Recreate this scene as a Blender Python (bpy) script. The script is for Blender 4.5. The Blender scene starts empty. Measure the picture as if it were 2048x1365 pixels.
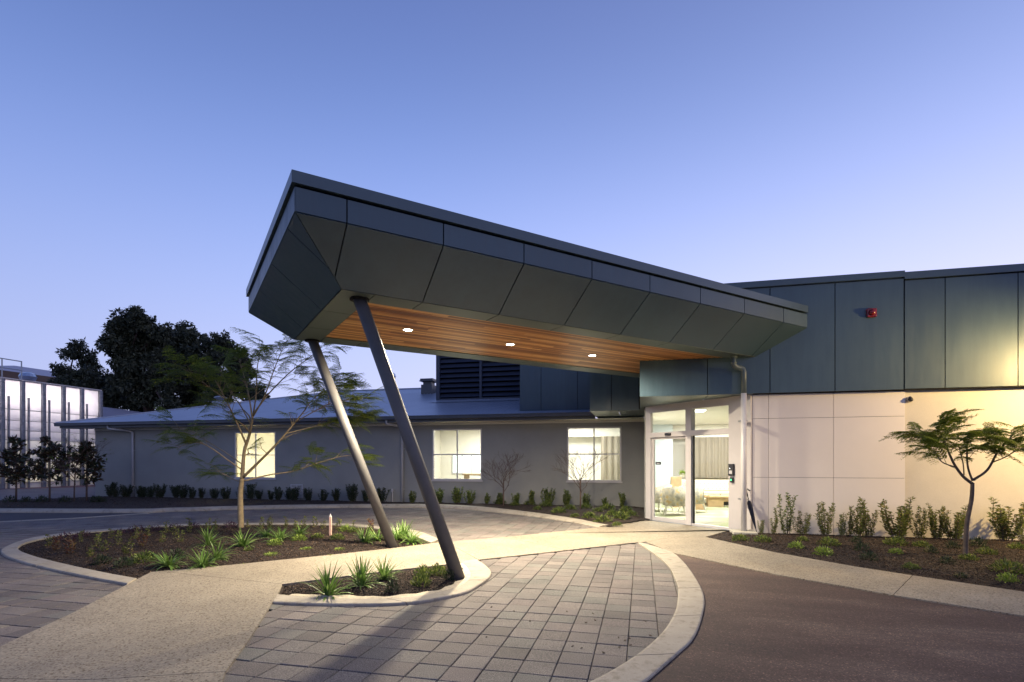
import bpy, bmesh, math, random
import numpy as np
from mathutils import Vector, Matrix, noise

scene = bpy.context.scene
COL = scene.collection
R = math.radians

# ---------------------------------------------------------------- camera
# world axes: +X runs along the building's front to the right, +Y goes into the building
TH, FPX, HZ, EYE = R(13.5), 1080.0, 922.0, 1.5
cam_d = bpy.data.cameras.new('camera'); cam = bpy.data.objects.new('camera', cam_d); COL.objects.link(cam)
cam.location = (0, 0, EYE); cam.rotation_euler = (R(90), 0, TH)
cam_d.sensor_width = 36; cam_d.lens = 36*FPX/2048; cam_d.shift_y = 0.117
cam_d.clip_start = 0.05; cam_d.clip_end = 2000
scene.camera = cam

# ---------------------------------------------------------------- world (clear dusk sky, sun already down)
world = bpy.data.worlds.new('World'); scene.world = world; world.use_nodes = True
nt = world.node_tree; nt.nodes.clear()
def WN(t, **k):
    n = nt.nodes.new(t)
    for a, b in k.items(): setattr(n, a, b)
    return n
tc = WN('ShaderNodeTexCoord'); sep = WN('ShaderNodeSeparateXYZ'); nt.links.new(tc.outputs['Generated'], sep.inputs[0])
rampn = WN('ShaderNodeValToRGB'); rampn.color_ramp.interpolation = 'B_SPLINE'
nt.links.new(sep.outputs['Z'], rampn.inputs['Fac'])
def s2l(c):
    return tuple(((x/255)/12.92 if x/255 <= .04045 else ((x/255+.055)/1.055)**2.4) for x in c)
def setramp(r, stops):
    cr = r.color_ramp
    while len(cr.elements) > 1: cr.elements.remove(cr.elements[-1])
    for i, (p, c) in enumerate(stops):
        e = cr.elements[0] if i == 0 else cr.elements.new(p)
        e.position = p; e.color = (*s2l(c), 1)
setramp(rampn, [(0.0, (210, 207, 238)), (0.12, (205, 205, 242)), (0.26, (182, 193, 242)), (0.40, (150, 169, 229)),
                (0.54, (116, 138, 198)), (0.68, (96, 113, 170)), (0.85, (82, 98, 154)), (1.0, (74, 92, 148))])
# the side where the sun went down is paler and rosier
dotn = WN('ShaderNodeVectorMath', operation='DOT_PRODUCT'); nt.links.new(tc.outputs['Generated'], dotn.inputs[0])
dotn.inputs[1].default_value = (0.92, 0.39, -0.05)
mr = WN('ShaderNodeMapRange'); mr.inputs['From Min'].default_value = -1.0; mr.inputs['From Max'].default_value = 0.9
mr.inputs['To Min'].default_value = 0.0; mr.inputs['To Max'].default_value = 1.0
nt.links.new(dotn.outputs['Value'], mr.inputs['Value'])
tint = WN('ShaderNodeValToRGB'); nt.links.new(mr.outputs[0], tint.inputs['Fac'])
cr = tint.color_ramp
cr.elements[0].position = 0.0; cr.elements[0].color = (0.50, 0.60, 0.70, 1)
cr.elements[1].position = 1.0; cr.elements[1].color = (1.40, 1.28, 1.14, 1)
e = cr.elements.new(0.5); e.color = (0.90, 0.96, 0.99, 1)
mul = WN('ShaderNodeMix', data_type='RGBA', blend_type='MULTIPLY'); mul.inputs[0].default_value = 1
nt.links.new(rampn.outputs[0], mul.inputs[6]); nt.links.new(tint.outputs[0], mul.inputs[7])
bg = WN('ShaderNodeBackground'); bg.inputs['Strength'].default_value = 1.14
nt.links.new(mul.outputs[2], bg.inputs['Color'])
wo = WN('ShaderNodeOutputWorld'); nt.links.new(bg.outputs[0], wo.inputs[0])

scene.view_settings.view_transform = 'Standard'; scene.view_settings.look = 'None'
scene.view_settings.exposure = 0.12; scene.view_settings.gamma = 1.0
scene.view_settings.use_curve_mapping = False
scene.cycles.max_bounces = 7; scene.cycles.diffuse_bounces = 4; scene.cycles.transparent_max_bounces = 12
scene.cycles.sample_clamp_indirect = 4.0; scene.cycles.use_denoising = True
scene.cycles.caustics_reflective = False; scene.cycles.caustics_refractive = False

# ---------------------------------------------------------------- lamps that the place has
def lamp(name, kind, loc, power, color, rot=(0, 0, 0), **k):
    d = bpy.data.lights.new(name, kind); d.energy = power; d.color = color
    for a, b in k.items(): setattr(d, a, b)
    o = bpy.data.objects.new(name, d); o.location = loc; o.rotation_euler = rot; COL.objects.link(o)
    return o
WARM = (1.0, 0.86, 0.62); CREAM = (1.0, 0.88, 0.64)
DOWNLIGHTS = []      # filled in with the canopy

# ---------------------------------------------------------------- measuring helpers (survey points -> metres)
cT, sT = math.cos(TH), math.sin(TH)
def ray(px, py):
    x = (px-1024)/FPX
    return (x*cT - sT, x*sT + cT, (HZ-py)/FPX)
def G(px, py, z=0.0):
    d = ray(px, py); t = (z-EYE)/d[2]
    return (d[0]*t, d[1]*t, z)
def OnB(px, py, b):
    d = ray(px, py); t = b/d[1]
    return (d[0]*t, b, EYE+d[2]*t)
def OnA(px, py, a):
    d = ray(px, py); t = a/d[0]
    return (a, d[1]*t, EYE+d[2]*t)
def At(px, py, t):
    d = ray(px, py)
    return (d[0]*t, d[1]*t, EYE+d[2]*t)
def G2(px, py): return G(px, py)[:2]

# ---------------------------------------------------------------- materials
MATS = {}
def newmat(name):
    m = bpy.data.materials.new(name); m.use_nodes = True
    n = m.node_tree; b = n.nodes['Principled BSDF']
    MATS[name] = m
    return m, n, b
def link(n, a, b): n.links.new(a, b)
def nz(n, scale, detail=4, rough=.6, coord=None, dim='3D'):
    t = n.nodes.new('ShaderNodeTexNoise'); t.inputs['Scale'].default_value = scale
    t.inputs['Detail'].default_value = detail; t.inputs['Roughness'].default_value = rough
    if coord is not None: n.links.new(coord, t.inputs['Vector'])
    return t
def geo(n): return n.nodes.new('ShaderNodeNewGeometry').outputs['Position']
def ramp(n, fac, stops):
    r = n.nodes.new('ShaderNodeValToRGB'); cr = r.color_ramp
    while len(cr.elements) > 1: cr.elements.remove(cr.elements[-1])
    for i, (p, c) in enumerate(stops):
        e = cr.elements[0] if i == 0 else cr.elements.new(p)
        e.position = p; e.color = (*c, 1)
    n.links.new(fac, r.inputs['Fac'])
    return r
def mixc(n, fac, a, b, mode='MIX'):
    m = n.nodes.new('ShaderNodeMix'); m.data_type = 'RGBA'; m.blend_type = mode
    for s, v in ((0, fac), (6, a), (7, b)):
        if hasattr(v, 'links') or hasattr(v, 'is_linked'): n.links.new(v, m.inputs[s])
        elif s == 0: m.inputs[0].default_value = v
        else: m.inputs[s].default_value = (*v, 1)
    return m.outputs[2]
def bump(n, b, h, strength=.3, dist=.01):
    bp = n.nodes.new('ShaderNodeBump'); bp.inputs['Strength'].default_value = strength; bp.inputs['Distance'].default_value = dist
    n.links.new(h, bp.inputs['Height']); n.links.new(bp.outputs[0], b.inputs['Normal'])
def simple(name, c, rough=.6, metal=0, var=.12, scale=3, bmp=0, spec=.5, fine=0, rnd=0):
    m, n, b = newmat(name); p = geo(n)
    t = nz(n, scale, 5, .6, p)
    lo = tuple(x*(1-var) for x in c); hi = tuple(min(1, x*(1+var)) for x in c)
    r = ramp(n, t.outputs['Fac'], [(.3, lo), (.7, hi)])
    col = r.outputs[0]
    if fine:
        t2 = nz(n, 120, 2, .5, p)
        r2 = ramp(n, t2.outputs['Fac'], [(.3, (1-fine,)*3), (.7, (1+fine,)*3)])
        col = mixc(n, 1, col, r2.outputs[0], 'MULTIPLY')
    if rnd:
        oi_ = n.nodes.new('ShaderNodeObjectInfo'); r4 = ramp(n, oi_.outputs['Random'], [(0, (1-rnd,)*3), (1, (1+rnd,)*3)]); col = mixc(n, 1, col, r4.outputs[0], 'MULTIPLY')
        mp_ = n.nodes.new('ShaderNodeMapping'); mp_.inputs['Scale'].default_value = (3, 3, .35); link(n, p, mp_.inputs['Vector']); t5 = nz(n, 2.5, 5, .7, mp_.outputs[0])
        r5 = ramp(n, t5.outputs['Fac'], [(.35, (.9, .9, .9)), (.6, (1.05, 1.05, 1.05))]); col = mixc(n, 1, col, r5.outputs[0], 'MULTIPLY')
        r6 = ramp(n, t5.outputs['Fac'], [(.3, (rough-.07,)*3), (.7, (rough+.10,)*3)]); link(n, r6.outputs[0], b.inputs['Roughness'])
    link(n, col, b.inputs['Base Color'])
    b.inputs['Roughness'].default_value = rough; b.inputs['Metallic'].default_value = metal
    b.inputs['Specular IOR Level'].default_value = spec
    if bmp:
        t3 = nz(n, 90, 3, .6, p); bump(n, b, t3.outputs['Fac'], bmp, .004)
    return m
def emis(name, c, s):
    m, n, b = newmat(name)
    b.inputs['Base Color'].default_value = (*c, 1); b.inputs['Emission Color'].default_value = (*c, 1)
    b.inputs['Emission Strength'].default_value = s
    return m

# render walls
simple('grey_render', (.275, .272, .255), .85, var=.07, scale=1.2, bmp=.35, fine=.08)
simple('white_render', (.74, .68, .63), .8, var=.035, scale=1.0, bmp=.12, fine=.03)
simple('cream_render', (.60, .55, .47), .85, var=.06, scale=1.6, bmp=.35, fine=.07)
simple('trim_cream', (.68, .65, .57), .6, var=.04)
simple('frame_white', (.50, .47, .47), .42, var=.03, scale=5)
simple('frame_grey', (.48, .47, .49), .4, var=.04)
simple('clad', (.044, .078, .104), .42, var=.10, scale=.8, spec=.5, fine=.05, rnd=.07)
simple('clad_light', (.085, .112, .114), .42, var=.06, scale=.8, spec=.5, fine=.05)
simple('cap_metal', (.052, .084, .108), .35, var=.06, scale=2)
simple('gap_black', (.008, .009, .011), .9, var=.1)
simple('gutter', (.060, .066, .080), .38, var=.08)
simple('column_paint', (.095, .090, .090), .6, var=.12, scale=6, spec=.5)
simple('navy_steel', (.030, .038, .062), .5, var=.1)
simple('interior_white', (.74, .71, .64), .8, var=.02)
simple('interior_blue', (.60, .66, .68), .8, var=.02)
simple('interior_wood', (.52, .36, .20), .5, var=.12, scale=8)
simple('sofa', (.74, .66, .52), .8, var=.04)
simple('dark_plastic', (.03, .03, .035), .4)
simple('galv', (.30, .32, .35), .45, metal=.6, var=.18, scale=8)
simple('pinkroof', (.42, .38, .42), .5, metal=.0, var=.06)
simple('brown_trim', (.10, .06, .045), .6)
simple('red_plastic', (.22, .012, .016), .3)
simple('umbrella_cloth', (.012, .016, .035), .7)
simple('pvc_white', (.60, .58, .58), .35, var=.04)
simple('pad_concrete', (.42, .40, .34), .85, var=.1, scale=8, bmp=.3)
simple('post_grey', (.19, .20, .23), .5, metal=.3, var=.25, scale=6)
simple('fitting_grey', (.2, .2, .21), .5)
simple('stake_pink', (.74, .46, .36), .6, var=.08, scale=20)
simple('stake_white', (.8, .75, .72), .6)
simple('bark_tan', (.26, .18, .11), .85, var=.3, scale=14, bmp=.6)
simple('bark_green', (.25, .19, .11), .8, var=.25, scale=14, bmp=.3)
simple('bark_dark', (.10, .075, .060), .9, var=.3, scale=10, bmp=.6)
simple('bark_euc', (.07, .045, .038), .9, var=.35, scale=1.5)
simple('bark_bare', (.11, .075, .060), .9, var=.2, scale=10)
simple('mortar_sand', (.115, .10, .066), .95, var=.4, scale=5, bmp=.3)
simple('soil', (.08, .055, .04), .95, var=.3, scale=9)
simple('sand', (.50, .43, .31), .95, var=.2, scale=18, bmp=.5, fine=.2)

# metal roof sheet
m, n, b = newmat('roof_sheet'); p = geo(n)
t = nz(n, .8, 4, .6, p); r = ramp(n, t.outputs['Fac'], [(.3, (.32, .35, .41)), (.7, (.38, .41, .47))])
link(n, r.outputs[0], b.inputs['Base Color']); b.inputs['Roughness'].default_value = .38; b.inputs['Metallic'].default_value = .25

# wood soffit planks: colour differs plank to plank, grain along the length
m, n, b = newmat('soffit_wood')
tcn = n.nodes.new('ShaderNodeTexCoord'); oi = n.nodes.new('ShaderNodeObjectInfo')
mp = n.nodes.new('ShaderNodeMapping'); mp.inputs['Scale'].default_value = (1.2, 42, 42)
link(n, tcn.outputs['Object'], mp.inputs['Vector'])
addv = n.nodes.new('ShaderNodeVectorMath'); addv.operation = 'ADD'
sc_ = n.nodes.new('ShaderNodeVectorMath'); sc_.operation = 'SCALE'; sc_.inputs['Scale'].default_value = 37
cmb = n.nodes.new('ShaderNodeCombineXYZ'); link(n, oi.outputs['Random'], cmb.inputs[0]); link(n, oi.outputs['Random'], cmb.inputs[1])
link(n, cmb.outputs[0], sc_.inputs[0]); link(n, sc_.outputs[0], addv.inputs[1]); link(n, mp.outputs[0], addv.inputs[0])
t = nz(n, 1.0, 5, .65, addv.outputs[0])
r1 = ramp(n, oi.outputs['Random'], [(0, (.18, .065, .022)), (.22, (.30, .12, .038)), (.5, (.44, .20, .065)), (.75, (.58, .30, .11)), (.9, (.72, .43, .18)), (1, (.27, .10, .034))])
r2 = ramp(n, t.outputs['Fac'], [(.25, (.62, .58, .52)), (.75, (1.22, 1.2, 1.15))])
link(n, mixc(n, 1, r1.outputs[0], r2.outputs[0], 'MULTIPLY'), b.inputs['Base Color']); b.inputs['Roughness'].default_value = .38

# pavers: each its own tone, speckled aggregate
m, n, b = newmat('paver'); p = geo(n)
mpv = n.nodes.new('ShaderNodeVectorMath'); mpv.operation = 'SUBTRACT'; link(n, p, mpv.inputs[0]); mpv.name = 'phase'
dv = n.nodes.new('ShaderNodeVectorMath'); dv.operation = 'MULTIPLY'; link(n, mpv.outputs[0], dv.inputs[0]); dv.inputs[1].default_value = (4, 4, 0)
fl = n.nodes.new('ShaderNodeVectorMath'); fl.operation = 'FLOOR'; link(n, dv.outputs[0], fl.inputs[0])
wn = n.nodes.new('ShaderNodeTexWhiteNoise'); link(n, fl.outputs[0], wn.inputs['Vector'])
r1 = ramp(n, wn.outputs['Value'], [(0, (.090, .079, .074)), (.25, (.122, .104, .096)), (.5, (.138, .123, .112)), (.7, (.110, .108, .098)), (.85, (.130, .108, .102)), (1, (.160, .140, .126))])
big = nz(n, 1.1, 4, .6, p); r3 = ramp(n, big.outputs['Fac'], [(.32, (.76, .76, .77)), (.68, (1.22, 1.20, 1.17))])
sp = nz(n, 130, 3, .7, p); r2 = ramp(n, sp.outputs['Fac'], [(.34, (.50, .50, .51)), (.5, (1, 1, 1)), (.64, (2.0, 1.95, 1.9))])
c = mixc(n, 1, r1.outputs[0], r2.outputs[0], 'MULTIPLY'); c = mixc(n, 1, c, r3.outputs[0], 'MULTIPLY')
link(n, c, b.inputs['Base Color']); b.inputs['Roughness'].default_value = .82
bump(n, b, sp.outputs['Fac'], .45, .003)

# exposed aggregate concrete
m, n, b = newmat('aggregate'); p = geo(n)
big = nz(n, .9, 5, .6, p); r1 = ramp(n, big.outputs['Fac'], [(.3, (.230, .198, .152)), (.7, (.310, .272, .210))])
vo = n.nodes.new('ShaderNodeTexVoronoi'); vo.inputs['Scale'].default_value = 75; link(n, p, vo.inputs['Vector'])
vs = n.nodes.new('ShaderNodeSeparateColor'); link(n, vo.outputs['Color'], vs.inputs[0])
r2 = ramp(n, vs.outputs[0], [(0, (.38, .33, .28)), (.13, (.75, .68, .6)), (.3, (1, 1, 1)), (.8, (1.1, 1.08, 1.05)), (1, (1.35, 1.32, 1.28))])
fn = nz(n, 260, 2, .6, p); r4 = ramp(n, fn.outputs['Fac'], [(.3, (.8, .8, .8)), (.7, (1.2, 1.2, 1.2))])
c = mixc(n, 1, r1.outputs[0], r2.outputs[0], 'MULTIPLY'); c = mixc(n, 1, c, r4.outputs[0], 'MULTIPLY')
stn = nz(n, .35, 6, .7, p); r5 = ramp(n, stn.outputs['Fac'], [(.40, (.80, .79, .78)), (.6, (1, 1, 1))]); c = mixc(n, 1, c, r5.outputs[0], 'MULTIPLY')
link(n, c, b.inputs['Base Color']); b.inputs['Roughness'].default_value = .85; bump(n, b, vo.outputs['Distance'], .4, .003)

# kerb concrete
m, n, b = newmat('kerb_concrete'); p = geo(n)
big = nz(n, 1.3, 6, .65, p); r1 = ramp(n, big.outputs['Fac'], [(.3, (.285, .25, .20)), (.7, (.395, .35, .28))])
fn = nz(n, 140, 3, .6, p); r2 = ramp(n, fn.outputs['Fac'], [(.3, (.85, .85, .85)), (.7, (1.13, 1.13, 1.13))])
sp = nz(n, 9, 5, .7, p); r3 = ramp(n, sp.outputs['Fac'], [(.34, (.70, .68, .64)), (.48, (1, 1, 1))])
c = mixc(n, 1, r1.outputs[0], r2.outputs[0], 'MULTIPLY'); c = mixc(n, 1, c, r3.outputs[0], 'MULTIPLY')
link(n, c, b.inputs['Base Color']); b.inputs['Roughness'].default_value = .8; bump(n, b, fn.outputs['Fac'], .3, .002)

# red-brown asphalt with dust and tyre scuffs
m, n, b = newmat('asphalt_red'); p = geo(n)
mp = n.nodes.new('ShaderNodeMapping'); mp.inputs['Rotation'].default_value = (0, 0, R(38)); mp.inputs['Scale'].default_value = (.45, 1.3, 1); link(n, p, mp.inputs['Vector'])
big = nz(n, .55, 8, .62, mp.outputs[0]); r1 = ramp(n, big.outputs['Fac'], [(.34, (.038, .022, .019)), (.47, (.060, .034, .027)), (.57, (.095, .060, .046)), (.67, (.17, .120, .09))])
vo = n.nodes.new('ShaderNodeTexVoronoi'); vo.inputs['Scale'].default_value = 110; link(n, p, vo.inputs['Vector'])
vs = n.nodes.new('ShaderNodeSeparateColor'); link(n, vo.outputs['Color'], vs.inputs[0])
r2 = ramp(n, vs.outputs[0], [(0, (.62, .62, .62)), (.5, (1, 1, 1)), (.92, (1.3, 1.3, 1.3)), (.97, (2.6, 2.5, 2.3))])
link(n, mixc(n, 1, r1.outputs[0], r2.outputs[0], 'MULTIPLY'), b.inputs['Base Color']); b.inputs['Roughness'].default_value = .85
bump(n, b, vo.outputs['Distance'], .6, .004)
simple('asphalt_grey', (.052, .044, .048), .85, var=.25, scale=1, bmp=.4, fine=.2)
simple('far_paving', (.17, .155, .16), .85, var=.15, scale=1)
simple('far_paving_red', (.17, .085, .085), .85, var=.15, scale=1)

# mulch
m, n, b = newmat('mulch'); p = geo(n)
a1 = nz(n, 45, 5, .7, p); r1 = ramp(n, a1.outputs['Fac'], [(.3, (.006, .004, .003)), (.5, (.022, .012, .008)), (.7, (.058, .031, .019))])
link(n, r1.outputs[0], b.inputs['Base Color']); b.inputs['Roughness'].default_value = .95; bump(n, b, a1.outputs['Fac'], 1.0, .02)
m, n, b = newmat('chips'); g_ = n.nodes.new('ShaderNodeNewGeometry')
r1 = ramp(n, g_.outputs['Random Per Island'], [(0, (.008, .005, .003)), (.5, (.022, .012, .007)), (.85, (.050, .026, .015)), (.96, (.12, .07, .04)), (1, (.25, .18, .12))])
link(n, r1.outputs[0], b.inputs['Base Color']); b.inputs['Roughness'].default_value = .9

# leaves: tone differs leaf to leaf, light passes through
def leafmat(name, stops, trans=.3, rough=.5, under=None):
    m, n, b = newmat(name); g_ = n.nodes.new('ShaderNodeNewGeometry')
    r1 = ramp(n, g_.outputs['Random Per Island'], stops)
    c = r1.outputs[0]
    if under: c = mixc(n, g_.outputs['Backfacing'], c, under)
    link(n, c, b.inputs['Base Color']); b.inputs['Roughness'].default_value = rough
    b.inputs['Specular IOR Level'].default_value = .3
    tr = n.nodes.new('ShaderNodeBsdfTranslucent'); link(n, c, tr.inputs['Color'])
    mx = n.nodes.new('ShaderNodeMixShader'); mx.inputs[0].default_value = trans
    out = n.nodes['Material Output']; link(n, b.outputs[0], mx.inputs[1]); link(n, tr.outputs[0], mx.inputs[2]); link(n, mx.outputs[0], out.inputs[0])
    return m
leafmat('leaf_euc', [(0, (.022, .028, .018)), (.5, (.048, .056, .034)), (1, (.11, .115, .07))], .15)
leafmat('leaf_jac', [(0, (.055, .090, .014)), (.5, (.15, .21, .032)), (1, (.28, .32, .06))], .48)
leafmat('leaf_mag', [(0, (.014, .022, .012)), (.7, (.030, .040, .020)), (1, (.055, .058, .028))], .15, .3, under=(.050, .030, .016))
leafmat('leaf_shrub', [(0, (.045, .075, .018)), (.6, (.12, .17, .038)), (1, (.30, .33, .08))], .35)
leafmat('leaf_shrub_dry', [(0, (.075, .095, .025)), (.5, (.15, .19, .045)), (.85, (.25, .27, .07)), (1, (.30, .18, .08))], .40)
leafmat('leaf_strap', [(0, (.07, .13, .025)), (.6, (.14, .25, .05)), (1, (.28, .38, .12))], .3, .35)
leafmat('leaf_lime', [(0, (.13, .20, .03)), (.6, (.22, .32, .05)), (1, (.34, .42, .09))], .3)
leafmat('leaf_dark', [(0, (.018, .030, .016)), (.6, (.035, .055, .024)), (1, (.07, .09, .04))], .2)
leafmat('leaf_purple', [(0, (.035, .014, .028)), (.6, (.060, .022, .045)), (1, (.09, .04, .05))], .2)
leafmat('leaf_red', [(0, (.10, .035, .02)), (.6, (.14, .06, .03)), (1, (.12, .12, .04))], .3)

# glass
m, n, b = newmat('glass'); n.nodes.remove(b)
tr = n.nodes.new('ShaderNodeBsdfTransparent'); tr.inputs[0].default_value = (.93, .96, .95, 1)
gl = n.nodes.new('ShaderNodeBsdfGlossy'); gl.inputs['Roughness'].default_value = .02
fr = n.nodes.new('ShaderNodeFresnel'); fr.inputs['IOR'].default_value = 1.45
bf = n.nodes.new('ShaderNodeNewGeometry'); iv = n.nodes.new('ShaderNodeMath'); iv.operation = 'SUBTRACT'; iv.inputs[0].default_value = 1; link(n, bf.outputs['Backfacing'], iv.inputs[1])
ml = n.nodes.new('ShaderNodeMath'); ml.operation = 'MULTIPLY'; link(n, fr.outputs[0], ml.inputs[0]); link(n, iv.outputs[0], ml.inputs[1])
mx = n.nodes.new('ShaderNodeMixShader'); link(n, ml.outputs[0], mx.inputs[0]); link(n, tr.outputs[0], mx.inputs[1]); link(n, gl.outputs[0], mx.inputs[2])
link(n, mx.outputs[0], n.nodes['Material Output'].inputs[0])
# milky polycarbonate sheet
m, n, b = newmat('polycarbonate'); p = geo(n)
t = nz(n, 3, 4, .6, p); r1 = ramp(n, t.outputs['Fac'], [(.3, (.78, .76, .77)), (.7, (.86, .84, .85))])
link(n, r1.outputs[0], b.inputs['Base Color']); b.inputs['Roughness'].default_value = .4
tr = n.nodes.new('ShaderNodeBsdfTranslucent'); link(n, r1.outputs[0], tr.inputs[0])
mx = n.nodes.new('ShaderNodeMixShader'); mx.inputs[0].default_value = .5
link(n, b.outputs[0], mx.inputs[1]); link(n, tr.outputs[0], mx.inputs[2]); link(n, mx.outputs[0], n.nodes['Material Output'].inputs[0])
# curtain and roller blind
for nm, c in (('curtain', (.42, .37, .30)), ('blind', (.84, .80, .68))):
    m, n, b = newmat(nm); b.inputs['Base Color'].default_value = (*c, 1); b.inputs['Roughness'].default_value = .9
    tr = n.nodes.new('ShaderNodeBsdfTranslucent'); tr.inputs[0].default_value = (*c, 1)
    mx = n.nodes.new('ShaderNodeMixShader'); mx.inputs[0].default_value = .45
    link(n, b.outputs[0], mx.inputs[1]); link(n, tr.outputs[0], mx.inputs[2]); link(n, mx.outputs[0], n.nodes['Material Output'].inputs[0])
# carpet, patterned armchair fabric
m, n, b = newmat('carpet'); p = geo(n)
t = nz(n, 1.1, 3, .5, p); t2 = nz(n, 60, 2, .6, p)
r1 = ramp(n, t.outputs['Fac'], [(.42, (.44, .41, .32)), (.56, (.32, .34, .20))]); r2 = ramp(n, t2.outputs['Fac'], [(.3, (.8, .8, .8)), (.7, (1.2, 1.2, 1.2))])
link(n, mixc(n, 1, r1.outputs[0], r2.outputs[0], 'MULTIPLY'), b.inputs['Base Color']); b.inputs['Roughness'].default_value = .95
m, n, b = newmat('armchair_fabric'); tcn = n.nodes.new('ShaderNodeTexCoord')
t = nz(n, 9, 3, .5, tcn.outputs['Object']); r1 = ramp(n, t.outputs['Fac'], [(.36, (.30, .28, .24)), (.46, (.40, .37, .31)), (.56, (.46, .42, .34)), (.66, (.50, .36, .17))])
link(n, r1.outputs[0], b.inputs['Base Color']); b.inputs['Roughness'].default_value = .9
emis('lamp_disc', (1, .93, .78), 40); emis('panel_light', (1, .98, .92), 3.0); emis('hatch_glow', (.80, .95, .90), .7); emis('green_led', (.1, 1, .4), 1.2); emis('tube_light', (1, .93, .82), 6)
emis('white_led', (1, 1, 1), 1.5)
simple('chrome', (.6, .62, .65), .2, metal=1, var=.05)
simple('pane_dark', (.02, .02, .03), .2)

# ---------------------------------------------------------------- mesh helpers
class MB:
    def __init__(s): s.v = []; s.f = []
    def add(s, vs, fs):
        o = len(s.v); s.v += [tuple(x) for x in vs]; s.f += [tuple(i+o for i in f) for f in fs]
    def box(s, a0, a1, b0, b1, z0, z1):
        s.add([(a0,b0,z0),(a1,b0,z0),(a1,b1,z0),(a0,b1,z0),(a0,b0,z1),(a1,b0,z1),(a1,b1,z1),(a0,b1,z1)],
              [(0,3,2,1),(4,5,6,7),(0,1,5,4),(1,2,6,5),(2,3,7,6),(3,0,4,7)])
    def obox(s, c, ax, ay, az):     # oriented box: centre and three half-axis vectors
        c, ax, ay, az = map(Vector, (c, ax, ay, az)); V = []
        for k in (-1, 1):
            for (i, j) in ((-1,-1),(1,-1),(1,1),(-1,1)): V.append(c+ax*i+ay*j+az*k)
        s.add(V, [(0,3,2,1),(4,5,6,7),(0,1,5,4),(1,2,6,5),(2,3,7,6),(3,0,4,7)])
    def prism(s, poly, off):        # planar polygon extruded by a vector
        nn = len(poly); off = Vector(off); P = [Vector(p) for p in poly]
        s.add(P+[p+off for p in P], [tuple(range(nn)), tuple(range(2*nn-1, nn-1, -1))]+[(i, i+nn, (i+1) % nn+nn, (i+1) % nn) for i in range(nn)])
    def tube(s, pts, rad, seg=8, cap=True):
        P = [Vector(p) for p in pts]; n_ = len(P)
        rads = rad if isinstance(rad, (list, tuple)) else [rad]*n_
        o = len(s.v); prev = None
        for i, p in enumerate(P):
            d = (P[min(i+1, n_-1)]-P[max(i-1, 0)]).normalized()
            if prev is None:
                u = d.orthogonal().normalized()
            else:
                u = (prev - d*prev.dot(d)); u = u.normalized() if u.length > 1e-6 else d.orthogonal().normalized()
            prev = u; w = d.cross(u)
            for k in range(seg):
                a = 2*math.pi*k/seg; s.v.append(tuple(p+(u*math.cos(a)+w*math.sin(a))*rads[i]))
        for i in range(n_-1):
            for k in range(seg):
                k2 = (k+1) % seg
                s.f.append((o+i*seg+k, o+i*seg+k2, o+(i+1)*seg+k2, o+(i+1)*seg+k))
        if cap:
            s.f.append(tuple(o+k for k in range(seg-1, -1, -1))); s.f.append(tuple(o+(n_-1)*seg+k for k in range(seg)))
    def lathe(s, prof, c, seg=20):
        o = len(s.v); m_ = len(prof)
        for k in range(seg):
            a = 2*math.pi*k/seg
            for r_, z in prof: s.v.append((c[0]+r_*math.cos(a), c[1]+r_*math.sin(a), c[2]+z))
        for k in range(seg):
            k2 = (k+1) % seg
            for i in range(m_-1): s.f.append((o+k*m_+i, o+k2*m_+i, o+k2*m_+i+1, o+k*m_+i+1))
    def build(s, name, mat, parent=None, smooth=False, bevel=0, autosm=False):
        W = wl(parent)
        me = bpy.data.meshes.new(name); me.from_pydata([(x-W[0], y-W[1], z-W[2]) for x, y, z in s.v], [], s.f)
        bm = bmesh.new(); bm.from_mesh(me); bmesh.ops.recalc_face_normals(bm, faces=bm.faces)
        if bevel: bmesh.ops.bevel(bm, geom=list(bm.edges), offset=bevel, segments=1, affect='EDGES')
        bm.to_mesh(me); bm.free()
        if smooth: me.polygons.foreach_set('use_smooth', [True]*len(me.polygons))
        me.materials.append(MATS[mat])
        o = bpy.data.objects.new(name, me); COL.objects.link(o)
        if parent is not None: o.parent = parent
        return o
def wl(o):
    x = Vector((0, 0, 0))
    while o is not None: x += o.location; o = o.parent
    return x
def raw(name, V, Fc, mat, parent=None, smooth=False):      # fast path, no normal fixing
    W = wl(parent); V = np.asarray(V, dtype=np.float32)-np.array(W, dtype=np.float32)
    me = bpy.data.meshes.new(name); Fc = np.asarray(Fc, dtype=np.int32)
    me.vertices.add(len(V)); me.vertices.foreach_set('co', V.ravel())
    k = Fc.shape[1]; me.loops.add(Fc.size); me.loops.foreach_set('vertex_index', Fc.ravel())
    me.polygons.add(len(Fc)); me.polygons.foreach_set('loop_start', np.arange(0, Fc.size, k, dtype=np.int32))
    me.update(calc_edges=True)
    if smooth: me.polygons.foreach_set('use_smooth', [True]*len(Fc))
    me.materials.append(MATS[mat]); o = bpy.data.objects.new(name, me); COL.objects.link(o)
    if parent is not None: o.parent = parent
    return o
def tag(o, label=None, cat=None, group=None, kind=None):
    if label: o['label'] = label
    if cat: o['category'] = cat
    if group: o['group'] = group
    if kind: o['kind'] = kind
    return o
def thing(name, label, cat, loc=(0, 0, 0), group=None, rz=0):
    o = bpy.data.objects.new(name, None); o.location = loc; o.rotation_euler = (0, 0, rz); o.empty_display_size = .2
    COL.objects.link(o); return tag(o, label, cat, group)
def struct(o): o['kind'] = 'structure'; return o
def copy_tree(o, parent=None):
    c = o.copy(); COL.objects.link(c); c.parent = parent
    for ch in list(KIDS.get(o.name, [])) if o.name in KIDS else [x for x in o.children]: copy_tree(ch, c)
    return c
KIDS = {}
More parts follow.
